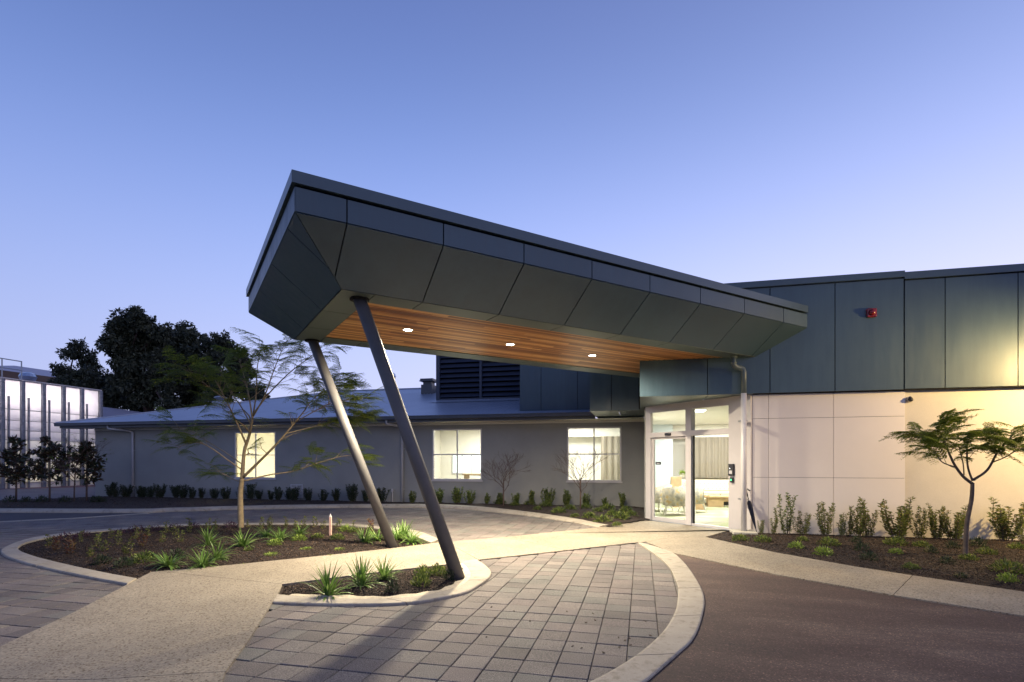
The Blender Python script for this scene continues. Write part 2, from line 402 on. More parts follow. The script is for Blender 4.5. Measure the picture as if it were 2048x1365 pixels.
def clip(poly, f):          # keep the side of a polygon where f >= 0
    out = []; n_ = len(poly)
    for i in range(n_):
        p, q = poly[i], poly[(i+1) % n_]; fp, fq = f(p), f(q)
        if fp >= 0: out.append(p)
        if (fp >= 0) != (fq >= 0):
            t = fp/(fp-fq); out.append(tuple(p[k]+(q[k]-p[k])*t for k in range(len(p))))
    return out
def shrink(poly, g):        # pull a planar convex 3D polygon's edges in by g
    P = [Vector(p) for p in poly]; n_ = len(P)
    nrm = Vector((0, 0, 0))
    for i in range(n_): nrm += P[i].cross(P[(i+1) % n_])
    nrm.normalize(); out = []
    for i in range(n_):
        a, b_, c = P[i-1], P[i], P[(i+1) % n_]
        e1 = (b_-a).normalized(); e2 = (c-b_).normalized()
        n1 = nrm.cross(e1); n2 = nrm.cross(e2); bis = n1+n2
        k = bis.dot(n1)
        out.append(b_+bis*(g/k if abs(k) > .15 else 0))
    return out, nrm
def panel(poly, name, mat, parent, gap=.004, thick=.02, out=None):
    P = [Vector(p) for p in poly]
    clean = [p for i, p in enumerate(P) if (p-P[i-1]).length > .012]
    if len(clean) < 3: return None
    S, nrm = shrink(clean, gap)
    if out is not None and nrm.dot(Vector(out)) < 0: nrm = -nrm
    mb = MB(); mb.prism(S, -nrm*thick); return mb.build(name, mat, parent)
def inpoly(pts, poly):
    x, y = pts[:, 0], pts[:, 1]; P = np.asarray(poly)[:, :2]; c = np.zeros(len(pts), bool); j = len(P)-1
    for i in range(len(P)):
        xi, yi, xj, yj = *P[i], *P[j]
        if yi != yj:
            cond = ((yi > y) != (yj > y)) & (x < (xj-xi)*(y-yi)/(yj-yi)+xi); c ^= cond
        j = i
    return c
def distpoly(pts, poly, closed=True):
    P = np.asarray(poly)[:, :2]; d = np.full(len(pts), 1e9); n_ = len(P)
    for i in range(n_ if closed else n_-1):
        a, b_ = P[i], P[(i+1) % n_]; ab = b_-a; L = (ab**2).sum()
        if L < 1e-9: continue
        t = np.clip(((pts-a)@ab)/L, 0, 1); q = a+t[:, None]*ab
        d = np.minimum(d, np.hypot(*(pts-q).T))
    return d
def spline(P, per=8):
    P = [np.array(p[:2], float) for p in P]; out = []
    Q = [2*P[0]-P[1]]+P+[2*P[-1]-P[-2]]
    for i in range(1, len(Q)-2):
        p0, p1, p2, p3 = Q[i-1:i+3]
        for k in range(per):
            t = k/per
            out.append(.5*((2*p1)+(-p0+p2)*t+(2*p0-5*p1+4*p2-p3)*t*t+(-p0+3*p1-3*p2+p3)*t**3))
    out.append(P[-1]); return out
def resample(P, n_):
    P = np.array([p[:2] for p in P]); s = np.r_[0, np.cumsum(np.hypot(*np.diff(P, axis=0).T))]
    t = np.linspace(0, s[-1], n_); return np.c_[np.interp(t, s, P[:, 0]), np.interp(t, s, P[:, 1])], s[-1]
def smooth_noise(x, y, s): return noise.noise(Vector((x*s, y*s, 3.1)))

# ================================================================ GROUND
gm = MB(); gm.add([(-400, -400, -.016), (400, -400, -.016), (400, 400, -.016), (-400, 400, -.016)], [(0, 1, 2, 3)])
struct(gm.build('ground', 'mortar_sand'))['label'] = 'ground under the paving and beds'

# survey lines (read off the photograph, turned into metres on the ground)
K1_in = spline([G(*p) for p in [(1275.8,1087.6),(1306,1108),(1336.7,1134.6),(1354.5,1171.4),(1355.7,1194),(1352,1222),(1336.7,1252.7),(1316,1278),(1281,1308.5),(1235,1339),(1192,1363)]])
K1_out = spline([G(*p) for p in [(1282,1087.2),(1339,1104),(1364.6,1123),(1390,1156),(1407.8,1194),(1405,1232),(1387.5,1278),(1352,1313.6),(1296,1363)]])
def extend(P, other_sign, n_=10, turn=-.06, step=.3):
    P = list(P); d = P[-1]-P[-4]; ang = math.atan2(d[1], d[0]); p = P[-1].copy()
    for i in range(n_):
        ang += turn; p = p+step*np.array([math.cos(ang), math.sin(ang)]); P.append(p.copy())
    return P
K1_in = extend(K1_in, 1); K1_out = extend(K1_out, 1)
SB_out = spline([G(*p) for p in [(545,1208.8),(600,1211.5),(659.7,1213),(757,1213),(830.6,1208.8),(886.7,1199),(930.5,1189),(958,1174),(976,1161),(982.5,1148.6),(973.6,1135.9),(954.6,1121.9)]])
SB_in = spline([G(*p) for p in [(555,1193),(605,1198),(660,1201),(757,1202.5),(843,1196),(900,1183),(923,1174),(936,1164),(940,1155),(938,1146),(931,1136),(919,1127.5)]])
LB_out = spline([G(*p) for p in [(254.8,1172),(178.8,1158),(85,1138),(26.8,1121.5),(2,1108),(12,1096),(55.9,1080),(116,1070),(212,1060.5),(302.7,1054),(393.5,1050),(484,1048.6),(600,1048.2),(688,1049.5),(758,1055),(828.5,1062.5),(881,1081.5)]])
LB_in = spline([G(*p) for p in [(273.8,1160.6),(201,1147),(111.8,1127),(62.6,1113.6),(36,1101),(50,1089),(88,1079.5),(140,1071.5),(222,1063.5),(306,1057),(393.5,1053),(484,1051.7),(600,1051.5),(684,1053),(745,1058.5),(808,1068),(862,1088)]])
FK_px = [(-260,1027),(0,1026),(140,1026.5),(284.5,1026.5),(333,1024.5),(400,1022.5),(480,1020),(620,1017.2),(776,1016),(899,1018),(1022,1029),(1127,1043),(1169.6,1051),(1197.7,1056)]
FK = spline([G(*p) for p in FK_px])
path_far = [G2(*p) for p in [(1292,1042),(1206,1054.3),(1197,1056.2),(1160,1060),(1080,1068.5),(980,1078.5),(905,1085),(862,1088.5),(785,1098),(690,1108.5),(600,1118),(440,1134),(302.5,1146)]]
left_edge = [G2(*p) for p in [(302.5,1146),(273.8,1160.6),(253,1172),(140,1231),(34,1280),(-160,1375)]]
near_edge = [G2(*p) for p in [(1270,1087),(1110,1105),(954.6,1121.9),(925,1126),(890,1131.5),(778,1143.8),(700,1153.5),(565,1171)]]
near_edge2 = [G2(*p) for p in [(565,1171),(555,1193),(545,1208.8),(497,1285),(451,1365)]]
# lower path beyond the frame
ne2 = np.array(near_edge2[-1]); d_ = ne2-np.array(near_edge2[-2]); d_ /= np.hypot(*d_)
near_low = tuple(ne2+d_*1.6)
le = np.array(left_edge[-1]); left_low = tuple(le+d_*1.0)

def jp(px, py): return G2(px, py)
slabs = []
# from the door down to the crossing
slabs.append([jp(1292,1042), jp(1206,1054.3), jp(1197,1056.2), jp(1080,1068.5), jp(1008,1075.8)] + [jp(1136,1102.2), jp(1270,1087)] + [jp(1292,1085.4), jp(1330,1078.2), jp(1411,1075.6), jp(1463,1061)] + [G2(1476,1063.5), G2(1466,1062)])
slabs.append([jp(1008,1075.8), jp(905,1085), jp(893,1086.2), jp(957,1121.6), jp(1136,1102.2)])
slabs.append([jp(893,1086.2), jp(862,1088.5), jp(785,1098), jp(690,1108.5), jp(600,1118), jp(440,1134), jp(318,1144.6), jp(565,1171), jp(700,1153.5), jp(778,1143.8), jp(890,1131.5), jp(925,1126), jp(957,1121.6)])
slabs.append([jp(318,1144.6), jp(302.5,1146), jp(273.8,1160.6), jp(253,1172), jp(140,1231), jp(34,1280), jp(-130,1360), jp(180,1364), jp(452,1347), jp(497,1285), jp(545,1208.8), jp(555,1193), jp(565,1171)])
slabs.append([jp(-130,1360), left_low, near_low, jp(440,1383), jp(452,1347), jp(180,1364)])
# the path that runs off to the right along the planting
pr_lo = [(1292,1085.4),(1318,1096),(1345,1107.5),(1400,1119),(1558,1152.5),(1672,1172),(1786,1193),(1915,1213.5),(2048,1234.8),(2300,1272)]
pr_hi = [(1411,1075.6),(1480,1091),(1558,1108),(1716,1136),(1825,1153),(1930,1168.5),(2048,1186),(2300,1217)]
slabs.append([jp(*p) for p in pr_lo[:7]]+[jp(*p) for p in pr_hi[:5]][::-1]+[jp(1330,1078.2)])
slabs.append([jp(*p) for p in pr_lo[6:]]+[jp(*p) for p in pr_hi[4:]][::-1])

def offset_poly(P, g):
    P = [np.array(p) for p in P]; n_ = len(P)
    A = sum(P[i][0]*P[(i+1) % n_][1]-P[(i+1) % n_][0]*P[i][1] for i in range(n_)); sg = 1 if A > 0 else -1
    out = []
    for i in range(n_):
        e1 = P[i]-P[i-1]; e2 = P[(i+1) % n_]-P[i]; e1 = e1/np.hypot(*e1); e2 = e2/np.hypot(*e2)
        n1 = np.array([-e1[1], e1[0]])*sg; n2 = np.array([-e2[1], e2[0]])*sg; bis = n1+n2; k = bis@n1
        out.append(P[i]+bis*(g/k if abs(k) > .3 else g))
    return out
PZ = .014
path = thing('path', 'pale exposed aggregate path from the entrance', 'path'); del path['category']; path['kind'] = 'structure'
for S in slabs:
    S2 = offset_poly(S, .004); mb = MB(); mb.prism([(x, y, PZ) for x, y in S2], (0, 0, -.06))
    o = mb.build('slab', 'aggregate', path)

# kerbs, poured in lengths with joints
def kerb(name, out, inn, h, seglen, label, prof=None, hfun=None):
    k = thing(name, label, 'kerb'); del k['category']; k['kind'] = 'structure'
    (A, LA), (B_, _) = resample(out, 400), resample(inn, 400)
    ns = max(1, round(LA/seglen)); 
    prof = prof or [(0, -.06), (0, .6), (.04, .92), (.09, 1), (.93, 1), (1, .8), (1, -.06)]
    for s in range(ns):
        i0 = int(s*399/ns); i1 = int((s+1)*399/ns)
        idx = list(np.linspace(i0, i1, max(4, int(LA/ns/.12)+1)))
        g = .007/LA*399
        idx[0] += g; idx[-1] -= g
        V = []; Fc = []; m_ = len(prof)
        for t in idx:
            a = np.array([np.interp(t, range(400), A[:, 0]), np.interp(t, range(400), A[:, 1])])
            b_ = np.array([np.interp(t, range(400), B_[:, 0]), np.interp(t, range(400), B_[:, 1])])
            hh = hfun(t/399) if hfun else h
            for (u, v) in prof:
                q = a+(b_-a)*u; V.append((q[0], q[1], hh*v if v >= 0 else v))
        for i in range(len(idx)-1):
            for j in range(m_-1):
                Fc.append((i*m_+j, (i+1)*m_+j, (i+1)*m_+j+1, i*m_+j+1))
        Fc.append(tuple(range(m_))); e_ = (len(idx)-1)*m_; Fc.append(tuple(range(e_+m_-1, e_-1, -1)))
        mb = MB(); mb.add(V, Fc); mb.build('kerb_segment', 'kerb_concrete', k)
    return k
kerb('curved_kerb', K1_out, K1_in, .020, 1.15, 'broad curved concrete kerb between the pavers and the red asphalt')
kerb('island_kerb', SB_out, SB_in, .030, 1.5, 'concrete kerb round the small planted island')
kerb('bed_kerb', LB_out, LB_in, .030, 2.4, 'concrete kerb round the large planted bed')
def offset_line(P, g):
    P = np.array([p[:2] for p in P]); T = np.gradient(P, axis=0); T /= np.hypot(T[:, 0], T[:, 1])[:, None]
    return P+np.c_[-T[:, 1], T[:, 0]]*g
FK_in = offset_line(FK, .30)
kerb('far_kerb', FK, FK_in, .1, 2.4, 'raised concrete kerb in front of the low grey wing',
     prof=[(0, -.06), (0, .25), (.1, .55), (.3, .95), (.42, 1), (.95, 1), (1, .9), (1, -.06)], hfun=lambda t: .105 if t < .8 else .105-.055*(t-.8)/.2)
# flush concrete strip between the far asphalt and the pavers
ES = spline([G(*p) for p in [(-300,1062),(0,1045),(75,1041),(151,1037.5),(240,1031.5),(300,1027.5)]])
kerb('edge_strip', ES, offset_line(ES, .22), .008, 2.4, 'flush concrete strip between the far asphalt and the pavers')

# asphalt
ro = [tuple(p) for p in (np.array(K1_out)*.5+resample(K1_in, len(K1_out))[0]*.5)]
low = ro[-1]
poly = [jp(1300,1088)]+[jp(*p) for p in pr_lo[1:]]+[(60, 5), (60, -40), (-10, -40), (low[0]-1.5, low[1]-1.5)]+ro[::-1][:-2]
pp = []
for (x, y) in poly: pp.append((x, y))
mb = MB(); mb.add([(x, y, 0.0) for x, y in pp]+[(x, y, -.03) for x, y in pp], [tuple(range(len(pp)))]+[(i, (i+1) % len(pp), (i+1) % len(pp)+len(pp), i+len(pp)) for i in range(len(pp))])
struct(mb.build('asphalt_road', 'asphalt_red'))['label'] = 'red-brown asphalt road'
fa = [tuple(p) for p in offset_line(ES, .1)]+[tuple(p) for p in offset_line(FK, .1)[:26][::-1]]
mb = MB(); mb.add([(x, y, .002) for x, y in fa], [tuple(range(len(fa)))])
struct(mb.build('far_asphalt', 'asphalt_grey'))['label'] = 'dark asphalt wedge beyond the flush strip'
mb = MB(); c0 = G(-260, 1006); c1 = G(0, 1004.6); c2 = G(190, 997)
mb.add([(-60, 18.6, .02), (c1[0], c1[1], .02), (c2[0], c2[1]-.3, .02), (-21.0, 19, .02), (-21, 60, .02), (-60, 60, .02)], [(0, 1, 2, 3, 4, 5)])
struct(mb.build('side_road', 'far_paving'))['label'] = 'grey side road beside the polycarbonate building'
mb = MB(); q = [G(-200, 984, .024), G(205, 974, .024), G(205, 968, .024), G(-200, 978, .024)]
mb.add(q, [(0, 1, 2, 3)]); struct(mb.build('side_path', 'far_paving_red'))['label'] = 'reddish strip of path along the polycarbonate building'

# pavers: square, laid parallel to the building
PS = .25; ph = G(1254.2, 1313.6)
MATS['paver'].node_tree.nodes['phase'].inputs[1].default_value = (ph[0]-100*PS, ph[1]-100*PS, -5)
K1c = [tuple(p) for p in (resample(K1_in, 80)[0])]
near_reg = [jp(1270,1090)]+K1c+[(near_low[0]+.3, near_low[1]-.2), near_low, jp(451,1365), jp(497,1285), jp(545,1208.8)]+[tuple(p) for p in SB_out]+[jp(957,1121.6), jp(1110,1105)]
LBo = [tuple(p) for p in LB_out]
ring = LBo+[jp(905,1085), jp(980,1078.5), jp(1080,1068.5), jp(1197,1056)]+[tuple(p) for p in FK[::-1]][:-14]+[tuple(p) for p in offset_line(ES, .11)[::-1]]+[(-20, 4), (-9, 1.5), left_low, jp(-130,1360), jp(34,1280), jp(140,1231), jp(253,1172)]
def cells(poly, grow=.1):
    P = np.array(poly); lo, hi = P.min(0)-1, P.max(0)+1
    i0, i1 = math.floor((lo[0]-ph[0])/PS), math.ceil((hi[0]-ph[0])/PS); j0, j1 = math.floor((lo[1]-ph[1])/PS), math.ceil((hi[1]-ph[1])/PS)
    I, J = np.meshgrid(np.arange(i0, i1), np.arange(j0, j1)); C = np.c_[(ph[0]+(I.ravel()+.5)*PS), (ph[1]+(J.ravel()+.5)*PS)]
    ins = inpoly(C, P) | (distpoly(C, P) < grow); return C[ins]
h_ = PS/2-.0026; e_ = .005; pv = []
for (r_, z) in ((h_, -.04), (h_, -.005), (h_-e_, 0)):
    pv += [(-r_, -r_, z), (r_, -r_, z), (r_, r_, z), (-r_, r_, z)]
pf = [(8, 9, 10, 11)]+[(r_*4+i, r_*4+(i+1) % 4, (r_+1)*4+(i+1) % 4, (r_+1)*4+i) for r_ in (0, 1) for i in range(4)]
pme = bpy.data.meshes.new('paver'); pme.from_pydata(pv, [], pf); pme.materials.append(MATS['paver'])
rng = random.Random(5)
def pavers(name, label, reg, grow=.12):
    pr = thing(name, label, 'paving'); del pr['category']; pr['kind'] = 'structure'
    C = cells(reg, grow); D = C[:, 0]*-sT+C[:, 1]*cT; vis = (D > 2.0) & (D < 40)
    lat = np.abs((C[:, 0]*cT+C[:, 1]*sT)/np.maximum(D, .1)) < 1.15; C = C[vis & lat]
    D = C[:, 0]*-sT+C[:, 1]*cT; inframe = (D > 3.35) & (np.abs((C[:, 0]*cT+C[:, 1]*sT)/D) < .97)
    key = np.hypot(C[:, 0], C[:, 1])+np.where(inframe, 0, 100); order = np.argsort(key)
    for i in order[:290]:
        o = bpy.data.objects.new('paver', pme); o.location = (C[i][0]+rng.uniform(-.0012, .0012), C[i][1]+rng.uniform(-.0012, .0012), rng.uniform(-.0035, .0015))
        o.rotation_euler = (rng.uniform(-.008, .008), rng.uniform(-.008, .008), rng.uniform(-.008, .008))
        o.parent = pr; COL.objects.link(o)
    rest = C[order[290:]]
    if len(rest):
        V0 = np.array(pv); F0 = np.array(pf); n_ = len(rest)
        z = np.random.RandomState(3).uniform(-.0022, .0012, n_)
        V = (V0[None]+np.c_[rest, z][:, None, :]).reshape(-1, 3); Fc = (F0[None]+(np.arange(n_)*12)[:, None, None]).reshape(-1, 4)
        o = raw('paver_field', V, Fc, 'paver', pr); o['kind'] = 'stuff'
    return pr
pavers('forecourt_paving', 'square grey pavers between the path and the curved kerb', near_reg)
pavers('driveway_paving', 'square grey pavers of the drive round the large bed', ring, .1)
# fallen leaves and specks on the pavers
mb = MB()
for (x, y) in [(983,1214),(1028,1222),(1134,1223),(1186,1227),(1172,1245),(1190,1240),(1145,1292),(1163,1296),(1237,1275),(1259,1276),(1207,1305),(1261,1290),(1239,1294),(973,1274),(1250,1281),(1301,1271),(630,1170),(556,1180),(1060,1242),(990,1235),(1290,1242)]:
    g_ = G(x, y, .004); a = rng.uniform(0, 3.1); l = rng.uniform(.006, .013); w = rng.uniform(.004, .008)
    mb.obox((g_[0], g_[1], .004), (l*math.cos(a), l*math.sin(a), .002), (-w*math.sin(a), w*math.cos(a), 0), (0, 0, .002))
tag(mb.build('leaf_litter', 'soil'), 'dark specks of leaf litter on the pavers', 'leaf litter', kind='stuff')

# ================================================================ PLANTING BEDS
def bed(name, label, poly, base, grid, nchips, edge=.0, sandw=0, chip=.012, seed=1):
    P = np.array(poly); lo, hi = P.min(0)-grid, P.max(0)+grid
    xs = np.arange(lo[0], hi[0]+grid, grid); ys = np.arange(lo[1], hi[1]+grid, grid)
    X, Y = np.meshgrid(xs, ys); C = np.c_[X.ravel(), Y.ravel()]
    ins = inpoly(C, P); d = distpoly(C, P); sd = np.where(ins, d, -d)
    nzv = np.array([smooth_noise(x, y, 2.3)*.5+smooth_noise(x, y, 9)*.35+smooth_noise(x, y, 31)*.25 for x, y in C])
    H = base+np.clip(sd/.25, 0, 1)*.035+np.clip(sd/.8, 0, 1)*.02+nzv*.022*np.clip(sd/.1, 0, 1)-.012
    nx = len(xs); ok = (sd > -grid*1.2).reshape(len(ys), nx)
    V = np.c_[C, H]; Fc = []
    for j in range(len(ys)-1):
        for i in range(nx-1):
            if ok[j, i] and ok[j, i+1] and ok[j+1, i] and ok[j+1, i+1]: a = j*nx+i; Fc.append((a, a+1, a+1+nx, a+nx))
    o = raw(name, V, Fc, 'mulch', None, True); struct(o)['label'] = label
    rs = np.random.RandomState(seed); pts = rs.uniform(lo, hi, (nchips*3, 2)); pts = pts[inpoly(pts, P)]
    pts = pts[distpoly(pts, P) > .03]
    # larger density toward the camera
    keep = rs.rand(len(pts)) < np.clip(9/np.hypot(*pts.T), .3, 1); pts = pts[keep][:nchips]
    ix = np.clip(((pts[:, 0]-lo[0])/grid), 0, nx-2).astype(int); iy = np.clip(((pts[:, 1]-lo[1])/grid), 0, len(ys)-2).astype(int)
    fx = (pts[:, 0]-lo[0])/grid-ix; fy = (pts[:, 1]-lo[1])/grid-iy; Hm = H.reshape(len(ys), nx)
    z = Hm[iy, ix]*(1-fx)*(1-fy)+Hm[iy, ix+1]*fx*(1-fy)+Hm[iy+1, ix]*(1-fx)*fy+Hm[iy+1, ix+1]*fx*fy
    n_ = len(pts); ax = rs.normal(size=(n_, 3)); ax[:, 2] *= .35; ax /= np.linalg.norm(ax, axis=1)[:, None]
    ay = np.cross(ax, rs.normal(size=(n_, 3))*[.4, .4, 1]+[0, 0, 1.]); ay /= np.linalg.norm(ay, axis=1)[:, None]; az = np.cross(ax, ay)
    L = rs.uniform(.4, 1.3, n_)*chip; W_ = L*rs.uniform(.25, .5, n_); T = W_*.3
    c = np.c_[pts, z+.004]
    vv = []
    for k in (-1, 1):
        for (i, j) in ((-1, -1), (1, -.6), (.8, 1), (-1, .7)): vv.append(c+ax*(L*i)[:, None]+ay*(W_*j)[:, None]+az*(T*k)[:, None])
    V = np.stack(vv, 1).reshape(-1, 3); F0 = np.array([(0,3,2,1),(4,5,6,7),(0,1,5,4),(1,2,6,5),(2,3,7,6),(3,0,4,7)])
    Fc = (F0[None]+(np.arange(n_)*8)[:, None, None]).reshape(-1, 4)
    o = raw('bark_chips', V, Fc, 'chips'); tag(o, 'loose dark bark chips over the '+label.split(' ', 2)[-1], 'mulch', kind='stuff')
    def hz(x, y):
        i = int(max(0, min(nx-2, (x-lo[0])/grid))); j = int(max(0, min(len(ys)-2, (y-lo[1])/grid))); return float(Hm[j, i])
    return hz
SBi = [tuple(p) for p in SB_in]
island = SBi+[jp(919,1127.3), jp(890,1131.5), jp(778,1143.8), jp(700,1153.5), jp(565,1171)]
hz_island = bed('island_bed', 'mulched soil of the small island', island, .0, .035, 16000, seed=2)
big = [tuple(p) for p in LB_in]+[jp(785,1098), jp(690,1108.5), jp(600,1118), jp(440,1134), jp(302.5,1146)]
hz_big = bed('large_bed', 'mulched soil of the large bed', big, .005, .06, 46000, seed=3)
wallbed = [jp(*p) for p in pr_hi]+[(14, 9.2), (14, 12.03), (2.25, 12.03), jp(1463,1061)]
hz_wall = bed('wall_bed', 'mulched soil of the bed under the pale wall', wallbed, .01, .06, 52000, seed=4)
fb = [tuple(p) for p in FK_in]+[jp(1206.5,1053.8), jp(1292,1042), (.06, 14.2), (.06, 17.42), (-21.6, 17.42), (c2[0], c2[1]-.3), (c1[0], c1[1]), (-60, 18.6), (-60, 15.6)]
hz_far = bed('far_bed', 'mulched soil of the bed along the grey wing', fb, .055, .14, 14000, chip=.02, seed=5)
# sand washed over the rim of the island and bed
mb = MB()
def sandstrip(line, w0, w1, n_=60, z=.031, seed=0):
    rr = random.Random(seed); A, _ = resample(line, n_); Bl = offset_line(A, 1.0); V = []; 
    for i in range(n_):
        d = Bl[i]-A[i]; w = (w0+(w1-w0)*(.5+.5*math.sin(i*.55+seed*2)*math.cos(i*.21)))*math.sin(math.pi*min(1, (i+1)/6, (n_-i)/6)/2)
        V.append((*(A[i]-d*.01), z)); V.append((*(A[i]+d*w), z+.004))
    mb.add(V, [(2*i, 2*i+2, 2*i+3, 2*i+1) for i in range(n_-1)])
sandstrip(SB_in[4:86], .05, .13, 90, .029, 1)
tag(mb.build('washed_sand', 'sand'), 'pale sand washed along the inner edge of the kerbs', 'sand', kind='stuff')

# ================================================================ LOW GREY WING
WB, GB = 17.39, 16.8            # wall plane, gutter line
wing = thing('low_wing', 'low grey rendered wing with pale metal roof and lit windows', 'building', (-11, WB, 0))
def wall_open(mb, x0, x1, z0, z1, b0, b1, ops):
    xs = sorted({x0, x1}|{o[0] for o in ops}|{o[1] for o in ops}); zs = sorted({z0, z1}|{o[2] for o in ops}|{o[3] for o in ops})
    for i in range(len(xs)-1):
        for j in range(len(zs)-1):
            xm, zm = (xs[i]+xs[i+1])/2, (zs[j]+zs[j+1])/2
            if any(o[0] < xm < o[1] and o[2] < zm < o[3] for o in ops): continue
            for b_ in (b0, b1): mb.add([(xs[i], b_, zs[j]), (xs[i+1], b_, zs[j]), (xs[i+1], b_, zs[j+1]), (xs[i], b_, zs[j+1])], [(0, 1, 2, 3)])
    for o in ops+[(x0, x1, z0, z1)]:
        q = [(o[0], o[2]), (o[1], o[2]), (o[1], o[3]), (o[0], o[3])]
        for k in range(4):
            (xa, za), (xb, zb) = q[k], q[(k+1) % 4]
            mb.add([(xa, b0, za), (xb, b0, zb), (xb, b1, zb), (xa, b1, za)], [(0, 1, 2, 3)])
ops = []
for (xl, xr, yt, yb) in ((470, 552, 861.5, 957), (865, 964, 858, 961), (1134, 1243, 853, 962)):
    p = OnB(xl, yt, WB); q = OnB(xr, yb, WB); ops.append((p[0], q[0], .845, 2.585))
mb = MB(); wall_open(mb, -21.6, .10, -.05, 2.72, WB, WB+.12, ops)
mb.build('wall', 'grey_render', wing)
mb = MB(); mb.box(-21.6, -21.48, WB+.122, 32.7, -.05, 2.72); mb.build('side_wall', 'grey_render', wing)
mb = MB(); mb.box(-21.6, .07, WB-.03, WB+.1, 2.723, 2.80); mb.box(-1.36, .07, WB-.06, WB-.032, 2.817, 2.95); mb.build('wall_trim', 'trim_cream', wing)
mb = MB(); mb.box(-22.7, .06, GB+.06, WB-.033, 2.80, 2.815); mb.build('eave_soffit', 'trim_cream', wing)
mb = MB(); mb.box(-22.72, -1.39, GB+.04, GB+.058, 2.80, 2.98); mb.build('fascia_board', 'gutter', wing)
g = MB()
prof = [(0, .0), (0, -.105), (.012, -.12), (.10, -.12), (.115, -.105)]
for (x0, x1) in ((-22.85, -1.39),):
    V = [(x, GB-.08+u, 3.0+w) for x in (x0, x1) for (u, w) in prof]; n_ = len(prof)
    g.add(V, [(i, i+1, i+1+n_, i+n_) for i in range(n_-1)]+[tuple(range(n_)), tuple(range(2*n_-1, n_-1, -1))])
g.box(-22.86, -1.39, GB-.093, GB-.074, 2.985, 3.006)
g.build('gutter', 'gutter', wing)
# hipped roof of corrugated sheet
PIT, RI = .256, 7.97
HC = (-22.85, GB-.02, 3.0)
def roof_slope(along, length_fn, n0, n1, org, dir_a, dir_up, step=.019*2):
    V = []; Fc = []; n_ = int((n1-n0)/step)
    for i in range(n_+1):
        s = n0+i*step; L = length_fn(s); hgt = .009*math.cos(2*math.pi*s/.152)
        for t in (0, L): V.append((org[0]+dir_a[0]*s+dir_up[0]*t, org[1]+dir_a[1]*s+dir_up[1]*t, org[2]+PIT*t+hgt))
    for i in range(n_): Fc.append((2*i, 2*i+2, 2*i+3, 2*i+1))
    return V, Fc
V, Fc = roof_slope(0, lambda s: max(.01, min(RI, s)) if s < 19.0 else (min(RI, s) if s < 21.4 else RI), 0, 22.8, HC, (1, 0), (0, 1))
# stop short of the upper block (front slope right of the parapet only a strip shows)
V = [(x, y if x < -3.9 else min(y, 17.28), z if x < -3.9 or y <= 17.28 else HC[2]+PIT*(17.28-HC[1])) for x, y, z in V]
o = raw('roof', V, Fc, 'roof_sheet', wing, True)
V, Fc = roof_slope(0, lambda s: max(.01, min(RI, s)), 0, 16, HC, (0, 1), (1, 0), .076)
raw('roof_side', V, Fc, 'roof_sheet', wing, True)
mb = MB(); e2 = (HC[0]+RI, HC[1]+RI, HC[2]+PIT*RI)
mb.tube([(HC[0], HC[1], HC[2]+.02), (e2[0], e2[1], e2[2]+.02), (-3.9, e2[1], e2[2]+.02)], .035, 6); mb.build('ridge_cap', 'roof_sheet', wing)
mb = MB(); mb.add([(HC[0]+RI, HC[1]+RI, 5.03), (-3.9, HC[1]+RI, 5.03), (-3.9, 32.7, 3.05), (HC[0]+RI, 32.7, 3.05)], [(0, 1, 2, 3)]); mb.build('roof_back', 'roof_sheet', wing)
# windows: frame, mullions and four panes
def window(o, blind=None):
    x0, x1, z0, z1 = o; f = MB(); b0, b1 = WB+.01, WB+.07; w = .045
    f.box(x0, x0+w, b0-.025, b1, z0, z1); f.box(x1-w, x1, b0-.025, b1, z0, z1); f.box(x0+w, x1-w, b0-.025, b1, z0, z0+w); f.box(x0+w, x1-w, b0-.025, b1, z1-w, z1)
    xm, zm = (x0+x1)/2, (z0+z1)/2
    f.box(xm-.02, xm+.02, b0, b1-.01, z0+w, z1-w); f.box(x0+w, xm-.02, b0, b1-.01, zm-.018, zm+.018); f.box(xm+.02, x1-w, b0, b1-.01, zm-.018, zm+.018)
    win = f.build('window', 'frame_white', wing)
    for (xa, xb) in ((x0+w, xm-.02), (xm+.02, x1-w)):
        for (za, zb) in ((z0+w, zm-.018), (zm+.018, z1-w)):
            m_ = MB(); m_.box(xa, xb, b0+.028, b0+.034, za, zb); m_.build('pane', 'glass', win)
    return win
for o in ops: window(o)
mb = MB()
for (x0, x1, z0, z1) in ops: mb.box(x0-.03, x1+.03, WB-.035, WB+.01, z0-.045, z0-.002)
mb.build('window_sills', 'frame_white', wing).name = 'sill'
# downpipes on the wing
def downpipe_wing(px, elbow):
    x = OnB(px, 940, WB)[0]; m_ = MB()
    m_.tube([(x-elbow, GB+.02, 2.88), (x-elbow, GB+.02, 2.76), (x-elbow*.2, WB-.13, 2.70), (x, WB-.06, 2.62), (x, WB-.06, .02)], .045, 10)
    m_.box(x-.055, x+.055, WB-.065, WB-.002, 1.9, 1.93); m_.box(x-.055, x+.055, WB-.065, WB-.002, .5, .53)
    m_.build('downpipe', 'frame_grey', wing, True)
downpipe_wing(268, .62); downpipe_wing(806, .35)
